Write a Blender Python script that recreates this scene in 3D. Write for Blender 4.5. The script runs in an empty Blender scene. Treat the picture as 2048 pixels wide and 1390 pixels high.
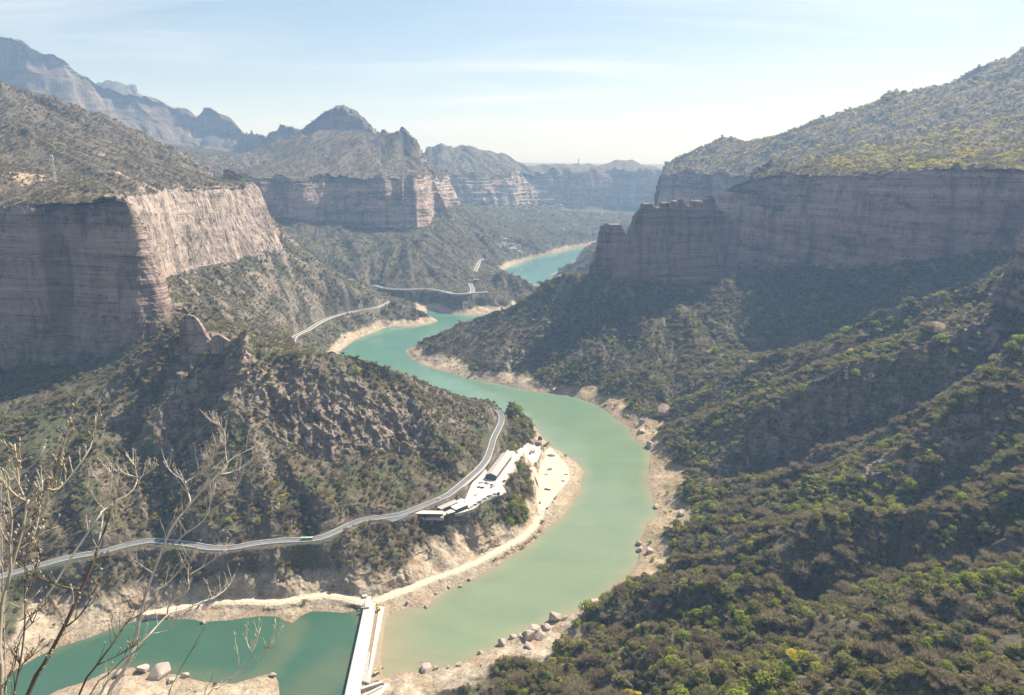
import bpy, bmesh, math, random, time
import numpy as np
from mathutils import Vector, Matrix
T0 = time.time()
SC = bpy.context.scene
COL = SC.collection
R = math.radians

# ------------------------------------------------------------------ camera
CAM_H = 400.0
PITCH = R(15.0)
FPX = 1359.0
cam_d = bpy.data.cameras.new('camera')
cam_d.sensor_width = 36.0
cam_d.lens = FPX / 2048.0 * 36.0
cam_d.clip_start = 0.1
cam_d.clip_end = 60000.0
cam = bpy.data.objects.new('camera', cam_d)
cam.location = (0, 0, CAM_H)
cam.rotation_euler = (R(90) - PITCH, 0, 0)
COL.objects.link(cam)
SC.camera = cam

# ------------------------------------------------------------------ sky, sun, exposure
SUN_AZ = R(42.0)      # from +X towards +Y
SUN_EL = R(48.5)
sun_dir = Vector((math.cos(SUN_AZ) * math.cos(SUN_EL), math.sin(SUN_AZ) * math.cos(SUN_EL), math.sin(SUN_EL)))
world = bpy.data.worlds.new('World'); SC.world = world; world.use_nodes = True
nt = world.node_tree; nt.nodes.clear()
def wn(t): return nt.nodes.new(t)
out = wn('ShaderNodeOutputWorld'); bg = wn('ShaderNodeBackground')
sky = wn('ShaderNodeTexSky'); sky.sky_type = 'NISHITA'; sky.sun_disc = False
sky.sun_elevation = SUN_EL; sky.sun_rotation = R(90) - SUN_AZ
sky.altitude = 900; sky.air_density = 1.0; sky.dust_density = 1.8; sky.ozone_density = 1.4
bg.inputs['Strength'].default_value = 0.062
# thin cirrus, laid out on a high flat layer by direction
tc = wn('ShaderNodeTexCoord'); sep = wn('ShaderNodeSeparateXYZ')
nt.links.new(tc.outputs['Generated'], sep.inputs[0])
def wmath(op, a, b=None):
    m = wn('ShaderNodeMath'); m.operation = op
    for i, v in enumerate((a, b)):
        if v is None: continue
        if isinstance(v, (int, float)): m.inputs[i].default_value = v
        else: nt.links.new(v, m.inputs[i])
    return m.outputs[0]
zc = wmath('MAXIMUM', sep.outputs['Z'], 0.02)
zc = wmath('ADD', zc, 0.06)
px = wmath('DIVIDE', sep.outputs['X'], zc); py = wmath('DIVIDE', sep.outputs['Y'], zc)
cmb = wn('ShaderNodeCombineXYZ'); nt.links.new(px, cmb.inputs[0]); nt.links.new(py, cmb.inputs[1])
mp = wn('ShaderNodeMapping'); mp.inputs['Rotation'].default_value = (0, 0, R(-24)); mp.inputs['Scale'].default_value = (0.42, 1.15, 1)
mp.inputs['Location'].default_value = (3.1, 0.7, 0)
nt.links.new(cmb.outputs[0], mp.inputs[0])
n1 = wn('ShaderNodeTexNoise'); n1.inputs['Scale'].default_value = 0.9; n1.inputs['Detail'].default_value = 9; n1.inputs['Roughness'].default_value = 0.62; n1.inputs['Distortion'].default_value = 0.7
nt.links.new(mp.outputs[0], n1.inputs['Vector'])
cr = wn('ShaderNodeValToRGB'); cr.color_ramp.elements[0].position = 0.46; cr.color_ramp.elements[1].position = 0.74
nt.links.new(n1.outputs['Fac'], cr.inputs[0])
n2 = wn('ShaderNodeTexNoise'); n2.inputs['Scale'].default_value = 0.28; n2.inputs['Detail'].default_value = 2
nt.links.new(cmb.outputs[0], n2.inputs['Vector'])
cr2 = wn('ShaderNodeValToRGB'); cr2.color_ramp.elements[0].position = 0.40; cr2.color_ramp.elements[1].position = 0.62
nt.links.new(n2.outputs['Fac'], cr2.inputs[0])
cf = wmath('MULTIPLY', cr.outputs[0], cr2.outputs[0]); cf = wmath('MULTIPLY', cf, 0.7)
mx = wn('ShaderNodeMix'); mx.data_type = 'RGBA'
nt.links.new(cf, mx.inputs[0]); nt.links.new(sky.outputs[0], mx.inputs[6]); mx.inputs[7].default_value = (9.5, 9.6, 9.8, 1)
nt.links.new(mx.outputs[2], bg.inputs[0]); nt.links.new(bg.outputs[0], out.inputs[0])

sun_d = bpy.data.lights.new('sun', 'SUN'); sun_d.energy = 5.0; sun_d.angle = R(0.53); sun_d.color = (1.0, 0.965, 0.915)
sun = bpy.data.objects.new('sun', sun_d); COL.objects.link(sun)
sun.rotation_euler = sun_dir.to_track_quat('Z', 'Y').to_euler()
sun.location = (500, 300, 900)
vs = SC.view_settings
vs.view_transform = 'Standard'; vs.look = 'None'; vs.exposure = 1.06; vs.gamma = 1.0; vs.use_curve_mapping = False
cy = SC.cycles
cy.max_bounces = 5; cy.diffuse_bounces = 2; cy.glossy_bounces = 2; cy.transmission_bounces = 2; cy.volume_bounces = 0; cy.transparent_max_bounces = 4
cy.use_adaptive_sampling = True; cy.adaptive_threshold = 0.01; cy.use_denoising = True; cy.sample_clamp_indirect = 4.0
try: cy.denoiser = 'OPENIMAGEDENOISE'
except Exception: pass

# ------------------------------------------------------------------ helpers: projection used to lay the map out
cP, sP = math.cos(PITCH), math.sin(PITCH)
def P(u, v, t=None, z=None):
    """world point on the line of sight through photo position (u, v), at axis depth t or at height z"""
    dx = (u - 1024) / FPX; dy = (v - 695) / FPX
    Y = cP - dy * sP; Z = -sP - dy * cP
    if t is None: t = (z - CAM_H) / Z
    return np.array([dx * t, Y * t, CAM_H + Z * t])
def Zv(y, v):
    dy = (v - 695) / FPX
    return CAM_H + y * (dy * cP + sP) / (dy * sP - cP)
def proj(p):
    x, y, z = p[..., 0], p[..., 1], p[..., 2] - CAM_H
    d = y * cP - z * sP; upc = y * sP + z * cP
    return 1024 + FPX * x / d, 695 - FPX * upc / d, d

def tag(o, label=None, cat=None, group=None, kind=None):
    if label: o['label'] = label
    if cat: o['category'] = cat
    if group: o['group'] = group
    if kind: o['kind'] = kind
    return o
def link_mesh(name, verts, faces, mat=None, parent=None, smooth=False):
    me = bpy.data.meshes.new(name)
    me.from_pydata([tuple(map(float, v)) for v in verts], [], [tuple(int(i) for i in f) for f in faces])
    if mat: me.materials.append(mat)
    if smooth: me.polygons.foreach_set('use_smooth', np.ones(len(me.polygons), dtype=bool))
    me.update()
    o = bpy.data.objects.new(name, me); COL.objects.link(o)
    if parent: o.parent = parent
    return o
def mesh_np(name, V, Q, mats=(), smooth=True, attrs=None):
    """big quad mesh straight from numpy arrays"""
    me = bpy.data.meshes.new(name)
    nv, nf, k = len(V), len(Q), Q.shape[1]
    me.vertices.add(nv); me.vertices.foreach_set('co', np.ascontiguousarray(V, dtype=np.float32).ravel())
    me.loops.add(nf * k); me.loops.foreach_set('vertex_index', np.ascontiguousarray(Q, dtype=np.int32).ravel())
    me.polygons.add(nf); me.polygons.foreach_set('loop_start', np.arange(0, nf * k, k, dtype=np.int32))
    me.polygons.foreach_set('use_smooth', np.full(nf, smooth, dtype=bool))
    for m in mats: me.materials.append(m)
    for an, arr in (attrs or {}).items():
        if arr.ndim == 1:
            a = me.attributes.new(an, 'FLOAT', 'POINT'); a.data.foreach_set('value', arr.astype(np.float32))
        else:
            a = me.attributes.new(an, 'FLOAT_COLOR', 'POINT'); a.data.foreach_set('color', np.ascontiguousarray(np.c_[arr, np.ones(len(arr))], dtype=np.float32).ravel())
    me.update(calc_edges=True); me.validate()
    o = bpy.data.objects.new(name, me); COL.objects.link(o)
    return o

# ---- vectorised noise
def _h(ix, iy, iz=0, s=0):
    n = (ix.astype(np.int64) * 374761393 + iy.astype(np.int64) * 668265263 + np.int64(1) * iz * 2147483647 + s * 1274126177) & 0xffffffff
    n = ((n ^ (n >> 13)) * 1274126177) & 0xffffffff
    n = ((n ^ (n >> 16)) * 2246822519) & 0xffffffff
    return ((n ^ (n >> 15)) & 0xffffff).astype(np.float32) / np.float32(0xffffff)
def vn2(x, y, s=0):
    """2d gradient noise, about -1..1"""
    x0 = np.floor(x); y0 = np.floor(y); fx = (x - x0).astype(np.float32); fy = (y - y0).astype(np.float32)
    ux = fx * fx * fx * (fx * (fx * 6 - 15) + 10); uy = fy * fy * fy * (fy * (fy * 6 - 15) + 10)
    def g(i, j):
        a = _h(x0 + i, y0 + j, 0, s) * np.float32(6.2831853)
        return np.cos(a) * (fx - i) + np.sin(a) * (fy - j)
    a = g(0, 0); b = g(1, 0); c = g(0, 1); d = g(1, 1)
    return ((a + (b - a) * ux) * (1 - uy) + (c + (d - c) * ux) * uy) * 1.5
def vn3(x, y, z, s=0):
    """3d value noise, -1..1"""
    x0 = np.floor(x); y0 = np.floor(y); z0 = np.floor(z)
    fx = (x - x0).astype(np.float32); fy = (y - y0).astype(np.float32); fz = (z - z0).astype(np.float32)
    fx = fx * fx * (3 - 2 * fx); fy = fy * fy * (3 - 2 * fy); fz = fz * fz * (3 - 2 * fz)
    iz = z0.astype(np.int64)
    def g(i, j, k): return _h(x0 + i, y0 + j, iz + k, s)
    a = g(0,0,0) * (1-fx) + g(1,0,0) * fx; b = g(0,1,0) * (1-fx) + g(1,1,0) * fx
    c = g(0,0,1) * (1-fx) + g(1,0,1) * fx; d = g(0,1,1) * (1-fx) + g(1,1,1) * fx
    return ((a * (1-fy) + b * fy) * (1-fz) + (c * (1-fy) + d * fy) * fz) * 2 - 1
def fbm2(x, y, oct=4, s=0, gain=0.5):
    r = 0; a = 1.0; f = 1.0
    for o in range(oct):
        r = r + a * vn2(x * f + 17.3 * o, y * f - 9.1 * o, s + o); a *= gain; f *= 2.03
    return r
def smooth(a, b, x):
    t = np.clip((x - a) / (b - a), 0, 1); return t * t * (3 - 2 * t)
QCOL, QROW = 1000, 900
# ------------------------------------------------------------------ the map: shores, roads, ridges, gullies, cliffs
def PZ(lst, z): return np.array([P(u, v, z=z) for u, v in lst])
def PT(lst): return np.array([P(u, v, t=t) for u, v, t in lst])
def W3(lst): return np.array(lst, dtype=float)

near_bank_right = [(764,1349),(772,1356),(805,1343),(837,1346),(852,1340),(910,1332),(939,1317),(969,1302),(1004,1288),(1027,1273),(1057,1258),(1079,1252),(1100,1238),(1126,1236),(1161,1217),(1205,1191),(1228,1170),(1249,1156),(1275,1129),(1278,1100),(1274,1085),(1287,1068),(1293,1047),(1313,1033),(1318,1018),(1305,1006),(1306,992),(1292,965),(1298,935),(1303,905),(1290,890),(1267,877),(1258,854),(1234,840),(1214,822),(1190,808),(1146,793),(1111,787),(1067,783),(1000,768),(934,758),(910,749),(852,734),(822,718),(808,702)]
hidden_right = W3([(-225,1500,0),(-190,1525,0),(-100,1545,0),(10,1575,0),(110,1640,0),(190,1760,0),(235,1950,0),(225,2150,0),(185,2350,0)])
far_right = [(1100,549),(1117,543),(1146,523),(1188,499)]
far_end = W3([(560,3480,0),(900,3560,0),(950,3700,0),(700,3720,0)])
far_left = [(1188,489),(1141,496),(1097,508),(1059,517),(1029,529),(1000,540)]
hidden_far = W3([(-30,2560,0),(60,2400,0),(105,2250,0),(115,2100,0),(75,1975,0),(15,1890,0)])
mid_far = [(983,629),(957,629),(930,631),(907,629),(885,626),(872,620),(854,619)]
mid_left = [(852,628),(866,636),(878,642),(852,649),(816,654),(772,655),(749,664),(711,679),(676,705)]
hidden_left = W3([(-352,1340,0),(-300,1235,0),(-210,1160,0),(-110,1115,0),(-40,1085,0)])
spur_shore = [(1045,829),(1067,850),(1079,868),(1098,891),(1129,909),(1155,926),(1168,944),(1161,965),(1161,981),(1145,1006),(1129,1028),(1108,1047),(1094,1056),(1057,1091),(998,1130),(969,1147),(939,1162),(916,1168),(881,1191),(852,1214),(811,1217),(781,1229),(772,1241),(764,1276),(761,1320)]
river = np.vstack([PZ(near_bank_right, 0), hidden_right, PZ(far_right, 0), far_end, PZ(far_left, 0), hidden_far, PZ(mid_far, 0), PZ(mid_left, 0), hidden_left, PZ(spur_shore, 0)])
pool_px = [(693,1392),(705,1330),(720,1255),(727,1222),(705,1223),(687,1226),(646,1223),(623,1223),(602,1232),(585,1247),(573,1244),(553,1233),(521,1232),(457,1241),(410,1244),(375,1238),(293,1238),(234,1252),(176,1276),(117,1294),(73,1314),(15,1349),(0,1361),(-60,1400),(-160,1470),(-60,1500),(40,1420),(117,1379),(176,1361),(220,1340),(264,1334),(293,1343),(352,1349),(410,1364),(469,1367),(530,1349),(548,1346),(557,1364),(559,1392),(570,1450),(680,1450)]
pool = PZ(pool_px, 0)

ROAD_Z = 45.0
road_a_px = [(-60,1172),(0,1155),(38,1144),(88,1130),(146,1115),(205,1105),(249,1093),(293,1084),(316,1083),(381,1090),(422,1097),(469,1096),(513,1088),(557,1083),(598,1081),(617,1080),(641,1077),(664,1068),(690,1055),(711,1046),(734,1040),(764,1036),(787,1033),(811,1027),(852,1010),(881,998),(897,990),(915,976),(936,958),(958,938),(973,919),(981,899),(987,878),(997,858),(1003,842),(1001,828),(993,821)]
road_a = PZ(road_a_px, ROAD_Z)
road_b = PZ([(603,705),(600,699),(588,688),(591,673),(617,660),(641,645),(670,633),(711,623),(749,616),(772,608),(781,603)], ROAD_Z)
road_c = PZ([(745,571),(752,572),(770,577),(808,579.5),(852,578),(881,582),(904,588),(934,588),(945,582),(940,567)], 48.0)
road_d = PZ([(948,546),(951,541),(956,530),(960,523),(969,518)], 50.0)
track_a = PZ([(293,1228),(346,1217),(425,1203),(498,1202),(559,1204),(617,1194),(661,1190),(690,1195),(723,1203)], 5.0)
track_b = PZ([(750,1203),(778,1191),(822,1176),(866,1157),(910,1143),(954,1124),(998,1100),(1042,1077),(1071,1050),(1083,1024),(1081,985),(1079,965),(1067,940),(1055,919),(1052,900)], 5.0)
tz = np.interp(np.arange(len(track_b)), [0, 8, 10, 14], [4, 6, 9, 17]); track_b = np.array([P(*proj(q_[None])[0:1][0].tolist(), proj(q_[None])[1][0], z=z_) for q_, z_ in zip(track_b, tz)])
track_c = np.array([P(u, v, z=z) for u, v, z in [(1052,900,17),(1045,897,20),(1040,907,24),(1033,922,29),(1026,938,33),(1012,957,37),(1004,966,38)]])
LOT_Z = 38.0
lot_px = [(950,936),(966,930),(975,946),(990,925),(1016,900),(1030,904),(1034,915),(1024,938),(1007,962),(1003,968),(1012,984),(1008,990),(985,995),(968,1004),(945,1020),(910,1029),(880,1032),(874,1024),(905,1010),(930,1000),(938,980),(950,955)]
lot = PZ(lot_px, LOT_Z)
pad_px = [(1083,911),(1100,895),(1118,911),(1137,936),(1139,960),(1120,981),(1105,1000),(1090,1022),(1077,1024),(1073,990),(1073,965),(1081,936)]
pad = PZ(pad_px, 9.0)
terr_px = [(1046,893),(1056,886),(1062,890),(1082,893),(1082,905),(1073,924),(1062,927),(1052,910)]
terr = PZ(terr_px, 17.0)

# ridges, gullies, breaks of slope: (photo u, photo v, depth)
LINES = []
def ln(pts): LINES.append(PT(pts))
def sil(pts, back, drop):
    # a crest with the ground falling away behind it
    a = PT(pts); LINES.append(a); r = np.hypot(a[:, 0], a[:, 1]); q = a.copy()
    q[:, :2] *= ((r + back) / r)[:, None]; q[:, 2] -= drop; LINES.append(q)
    for f_ in (1.004, 1.008):
        q = a.copy(); q[:, :2] *= f_; q[:, 2] += (f_ - 1) * (q[:, 2] - CAM_H); LINES.append(q)
spur = [(330,655,845),(385,672,800),(440,683,790),(520,694,790),(600,708,800),(700,723,830),(800,759,870),(870,789,905),(950,803,950),(1000,818,992),(1022,824,1030)]
ln(spur)
ln([(480,738,768),(540,745,770),(600,757,780),(680,768,800),(760,792,826),(810,822,847)])
ln([(470,800,750),(540,850,748),(600,880,754),(660,900,766),(740,905,792),(800,905,815)])
ln([(385,672,800),(420,750,770),(440,830,745),(452,900,724),(475,960,704),(545,1015,684)])
ln([(330,745,800),(292,850,768),(282,950,726),(300,1045,685)])
ln([(890,870,860),(935,890,850),(965,900,880)])
LINES.append(W3([(-470,1000,175),(-430,1150,110),(-390,1290,48)]))
ln([(568,494,1560),(640,537,1640),(720,577,1740),(770,597,1790),(820,619,1805),(862,635,1803)])
LINES.append(W3([(-255,1930,6),(-330,1965,25),(-420,1985,38),(-600,1960,90),(-800,1910,150),(-1100,1860,190)]))
ln([(815,467,2300),(850,520,2150),(880,560,2080),(895,575,2050)])
ln([(905,420,2900),(960,472,2800),(1000,513,2725)])
ln([(835,470,2330),(900,530,2250),(950,560,2150),(985,552,2090),(1015,546,2080),(1040,556,2075),(1062,576,2070)])
ln([(905,408,3700),(1000,456,3300),(1050,481,3150),(1078,492,3080)])
ln([(1095,470,3500),(1130,463,3560),(1160,465,3600)])
# far plateau sky line, central peak, left mountains
sil([(850,300,4000),(880,298,4050),(930,296,4150),(960,305,4200),(1010,312,4250),(1025,325,4250),(1050,333,4350),(1120,328,4600),(1160,330,4700),(1200,333,4750),(1240,321,4750),(1262,325,4750),(1285,333,4700),(1320,339,4650),(1400,342,4500)], 900, 330)
lm = [(-500,-60,3900),(-300,0,3800),(-100,50,3700),(0,76,3600),(40,88,3600),(60,108,3620),(75,112,3650),(120,121,3700),(140,135,3720),(160,160,3800),(200,180,3900),(225,186,3950),(250,196,4000),(278,196,4050),(300,190,4080),(315,194,4100),(340,212,4150),(352,214,4160),(370,215,4170),(383,225,4180),(393,246,4190),(400,238,4195),(404,219,4200),(418,217,4200),(440,232,4150),(455,238,4130),(475,258,4100),(492,270,4000),(500,272,3900),(512,267,3800),(525,270,3750),(530,283,3700),(536,271,3680),(552,266,3650),(562,260,3620),(572,263,3600),(578,253,3550),(600,255,3480),(620,236,3400),(645,224,3330),(662,214,3300),(672,210,3300),(688,210,3300),(700,220,3300),(715,235,3280),(730,256,3250),(748,268,3200)]
sil(lm, 700, 430)
lma = PT(lm)
for f_, k_ in ((0.985, 0.36), (0.955, 0.55)):
    q_ = lma.copy(); q_[:, :2] *= f_; q_[:, 2] -= (q_[:, 2] - 330) * k_; q_[:, 2] += 12 * vn2(q_[:, 0] / 60, q_[:, 1] / 60, 90); LINES.append(q_)
sil([(190,168,5200),(215,166,5200),(250,170,5200),(275,178,5200),(280,190,5200),(300,215,5200)], 900, 400)
sil([(560,285,3000),(620,275,2950),(680,262,2950),(720,268,2900),(750,275,2850),(770,271,2800),(800,264,2760),(815,271,2750),(840,300,2740),(858,322,2730),(870,342,2700),(882,354,2680)], 160, 70)
ln([(700,272,2850),(690,300,2700),(672,335,2520)])
ln([(760,300,2700),(765,330,2560),(800,350,2440)])
ln([(430,332,2600),(500,352,2700),(560,330,2800)])
# left mountain side
sil([(-500,40,1500),(-300,90,1500),(-100,130,1500),(0,160,1500),(60,183,1510),(120,205,1520),(200,231,1550),(290,266,1580),(350,295,1600),(420,322,1640),(480,347,1650),(508,363,1590)], 420, 190)
ln([(-300,280,1080),(-100,330,1020),(60,345,990),(110,362,985),(180,378,940)])
ln([(0,250,1230),(150,300,1240),(230,345,1190),(260,368,1170)])
# right: sky line, hill sides
sil([(1312,345,2430),(1340,331,2450),(1368,319,2500),(1400,304,2520),(1425,294,2540),(1440,286,2550),(1455,281,2550),(1472,281,2550),(1490,291,2560),(1520,286,2600),(1545,279,2620),(1575,276,2600)], 420, 150)
sil([(1590,271,2330),(1610,260,2350),(1650,243,2400),(1700,226,2400),(1740,216,2400),(1800,190,2400),(1860,176,2400),(1905,174,2400),(1950,152,2350),(2000,132,2350),(2048,113,2350),(2200,60,2350),(2600,-60,2350)], 700, 260)
ln([(1540,325,1650),(1700,312,1660),(1750,300,1750),(1850,265,1900),(1950,226,1950),(2048,187,2000),(2300,100,2050)])
# right: pinnacle spur and its ribs
ln([(1180,547,1405),(1120,552,1430),(1075,571,1450),(1050,600,1468),(980,632,1490),(893,667,1505),(840,680,1513)])
ln([(1180,547,1400),(1250,560,1390),(1330,568,1388),(1420,568,1392),(1480,558,1405)])
LINES.append(W3([(160,1490,158),(300,1500,162),(480,1515,165)]))
ln([(1430,585,1382),(1330,720,1232),(1275,805,1115)])
ln([(1430,585,1382),(1480,680,1285),(1512,718,1225)])
ln([(1260,592,1372),(1200,680,1295),(1150,760,1236)])
ln([(1110,600,1425),(1060,680,1360),(1000,738,1312)])
LINES.append(W3([(720,985,222),(620,1022,150),(520,1055,104),(450,1085,80)]))
ln([(1560,715,1130),(1495,740,1128),(1400,790,1128),(1330,822,1120)])
# right: the ridges coming down to the near shore
ln([(1992,545,915),(1900,590,930),(1800,625,950),(1700,660,980),(1600,700,1012),(1500,746,1045),(1400,792,1078),(1325,830,1085)])
ln([(1440,905,880),(1520,832,876),(1600,772,866),(1680,742,852),(1780,725,838),(1900,690,825),(1975,655,835)])
ln([(1430,960,866),(1520,940,862),(1640,925,846),(1760,890,822),(1900,810,808),(2000,720,815)])
r3 = [(1376,1042,765),(1400,1030,756),(1500,990,736),(1640,950,715),(1750,915,690),(1850,865,670),(1930,800,662),(2000,735,668),(2048,690,682),(2150,620,725)]
ln(r3)
r4 = [(1340,1165,640),(1420,1130,625),(1560,1075,600),(1700,1035,580),(1830,1035,560),(1950,1010,545),(2048,960,540)]
ln(r4)
g34 = PT(r4); g34[:, 1] += 52; g34[:, 2] -= np.linspace(8, 42, len(r4)); LINES.append(g34)
ln([(1480,1188,566),(1600,1197,556),(1740,1182,546),(1850,1152,532),(1960,1102,520)])
ln([(1300,1212,556),(1400,1202,534),(1500,1194,512),(1650,1206,480),(1800,1216,450),(1950,1190,430),(2048,1160,420),(2200,1120,408)])
ln([(1345,1275,497),(1310,1330,478),(1275,1400,458)])
LINES.append(np.array([P(u, v, z=z) for u, v, z in [(870,1395,9),(960,1395,20),(1100,1392,32),(1200,1392,44)]]))
ln([(1350,1392,425),(1450,1392,400),(1650,1392,360),(1850,1392,330),(2048,1392,312),(2200,1392,300)])
# cliff foot below the view point, out of the picture
LINES.append(W3([(95 * math.sin(a), 95 * math.cos(a), 205 + 35 * max(0, a)) for a in np.linspace(-1, 1.05, 40)]))
LINES.append(W3([(-330,300,70),(-300,395,22),(-200,408,14),(-90,405,14),(0,385,40)]))

# cliffs: plan line of the rim (left to right), height of rim and foot, batter
CLIFFS = []
def cliff(pts, batter=24, wobble=1.0):
    """pts: (u, v_rim, depth, v_foot) or ('w', x, y, z_rim, z_foot)"""
    rim = []; foot = []
    for p in pts:
        if p[0] == 'w': rim.append((p[1], p[2], p[3])); foot.append(('z', p[4]))
        else: q = P(p[0], p[1], t=p[2]); rim.append(tuple(q)); foot.append(('v', p[3]))
    bt0 = np.broadcast_to(np.asarray(batter, float), (len(rim),)); rim = np.array(rim)
    seg = np.concatenate([[0], np.cumsum(np.linalg.norm(np.diff(rim[:, :2], axis=0), axis=1))]); nn = int(seg[-1] / 9)
    ss = np.unique(np.concatenate([np.linspace(0, seg[-1], nn), seg]))
    kfoot = [(m if m != 'z' else 'z', v) for m, v in foot]
    zf0 = np.zeros(len(rim)); dd = np.gradient(rim[:, :2], axis=0); dd /= np.linalg.norm(dd, axis=1)[:, None] + 1e-9; nn0 = np.c_[dd[:, 1], -dd[:, 0]]
    for i, (m, v) in enumerate(foot): zf0[i] = v if m == 'z' else Zv(rim[i, 1] + nn0[i, 1] * bt0[i], v)
    rim = np.stack([np.interp(ss, seg, rim[:, k]) for k in range(3)], 1); zfoot = np.interp(ss, seg, zf0); bt = np.interp(ss, seg, bt0)
    d = np.gradient(rim[:, :2], axis=0); d = np.stack([np.convolve(np.pad(d[:, k], 4, mode='edge'), np.ones(9) / 9, 'valid') for k in range(2)], 1); d /= np.linalg.norm(d, axis=1)[:, None] + 1e-9
    n = np.c_[d[:, 1], -d[:, 0]]; scl = np.clip(np.hypot(rim[:, 0], rim[:, 1]) / 1100, 0.75, 3.0)
    sx1 = rim[:, 0] / scl; sy1 = rim[:, 1] / scl
    wob = (9 * vn2(sx1 / 70, sy1 / 70, 77) + 5.5 * vn2(sx1 / 26, sy1 / 26, 78) + 3 * np.abs(vn2(sx1 / 11, sy1 / 11, 79))) * scl * wobble
    rim[:, :2] += n * wob[:, None]; rim[:, 2] += 3.0 * vn2(sx1 / 40, sy1 / 40, 80) + 2.0 * vn2(sx1 / 13, sy1 / 13, 81)
    base = rim.copy(); base[:, :2] += n * (bt + 3 * vn2(sx1 / 30, sy1 / 30, 82) * scl)[:, None]; base[:, 2] = zfoot + 5 * vn2(sx1 / 50, sy1 / 50, 83)
    LINES.append(rim); LINES.append(base); CLIFFS.append((rim, base)); return
    rim = np.array(rim); d = np.gradient(rim[:, :2], axis=0); d /= np.linalg.norm(d, axis=1)[:, None] + 1e-9
    n = np.c_[d[:, 1], -d[:, 0]]
    bt = np.broadcast_to(np.asarray(batter, float), (len(rim),))
    base = np.zeros_like(rim); base[:, :2] = rim[:, :2] + n * bt[:, None]
    for i, (m, val) in enumerate(foot): base[i, 2] = val if m == 'z' else Zv(base[i, 1], val)
    LINES.append(rim); LINES.append(base); CLIFFS.append((rim, base))
cliff([(-700,435,930,830),(-420,430,905,800),(-150,424,888,770),(0,415,880,736),(60,408,878,738),(120,407,876,735),(200,403,873,715),(255,401,872,668),('w',-500,905,356,205),('w',-560,985,357,214),('w',-625,1070,358,220),(285,385,1165,556),(330,381,1255,548),(380,378,1315,536),(430,376,1375,524),(480,373,1440,508),(522,371,1510,494),('w',-600,1610,352,225),('w',-760,1700,352,230),('w',-1000,1730,352,235),('w',-1500,1760,352,240)],
      batter=[24,24,20,20,20,20,24,40,38,30,25,28,30,30,30,30,32,30,25,25,25])
cliff([('w',-1700,2500,352,240),('w',-1200,2420,354,235),('w',-900,2320,355,228),(560,358,2290,440),(620,357,2300,448),(700,357,2320,455),(770,358,2335,462),(828,357,2365,466),('w',-322,2500,357,190),(866,356,2750,436),(882,356,2850,424),(900,358,2980,418),('w',-300,3250,352,200),('w',-330,3600,348,200)], batter=[30,30,30,30,30,30,30,34,36,36,36,40,40,40])
cliff([('w',-520,3640,345,200),(850,352,3700,411),(900,354,3760,415),(960,355,3850,418),(1030,356,4000,421),(1066,353,4150,421),(1073,350,4260,418),(1150,349,4400,418),(1230,348,4500,421),(1310,347,4430,423),(1400,347,4250,423),(1500,347,4000,423)], batter=50)
cliff([('w',800,3300,365,170),('w',600,2750,366,180),('w',498,2400,367,185),('w',560,2330,367,185),('w',650,2270,367,190),('w',755,2225,368,195),('w',745,2050,372,190),('w',690,1880,378,180),('w',600,1750,380,160),(1447,385,1650,560),(1490,357,1600,556),(1560,352,1500,545),(1650,347,1375,528),(1730,344,1275,545),(1850,340,1195,532),(1950,338,1155,520),(2048,337,1118,512),(2250,337,1070,505),(2600,337,1030,500)], batter=28)
cliff([('w',830,1030,395,262),('w',755,965,392,250),('w',692,912,390,238),('w',652,852,385,222),('w',662,770,382,222),('w',690,690,380,225),('w',740,600,378,225),('w',780,500,378,225),('w',790,350,378,230),('w',700,150,378,240)], batter=[30,35,42,52,50,40,36,36,36,36])

# ------------------------------------------------------------------ height field on a log-polar grid (conformal: one smooth membrane for near and far)
TH0, TH1, LR0, LR1, D = -1.02, 1.06, math.log(92.0), math.log(14500.0), 0.0028
NT = int((TH1 - TH0) / D) + 1; NR = int((LR1 - LR0) / D) + 1
def to_ij(x, y): return (np.arctan2(x, y) - TH0) / D, (np.log(np.hypot(x, y)) - LR0) / D
acc = np.zeros((NT, NR)); cnt = np.zeros((NT, NR))
def stamp(line, prio=1.0):
    for a, b in zip(line[:-1], line[1:]):
        ia, ja = to_ij(a[0], a[1]); ib, jb = to_ij(b[0], b[1])
        n = int(max(abs(ia - ib), abs(ja - jb)) * 2.2) + 2
        s = np.linspace(0, 1, n)[:, None]; q = a + (b - a) * s
        i, j = to_ij(q[:, 0], q[:, 1]); i = np.round(i).astype(int); j = np.round(j).astype(int)
        ok = (i >= 0) & (i < NT) & (j >= 0) & (j < NR)
        np.add.at(acc, (i[ok], j[ok]), q[ok, 2] * prio); np.add.at(cnt, (i[ok], j[ok]), prio)
for L in LINES: stamp(L)
for L in (road_a, road_b, road_c, road_d, track_a, track_b, track_c): stamp(L, 5)
def close(p): return np.vstack([p, p[:1]])
stamp(close(lot), 5); stamp(close(pad), 5); stamp(close(terr), 5)
stamp(close(river), 20); stamp(close(pool), 20)
con = cnt > 0; val = np.where(con, acc / np.maximum(cnt, 1e-9), 0)

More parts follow.
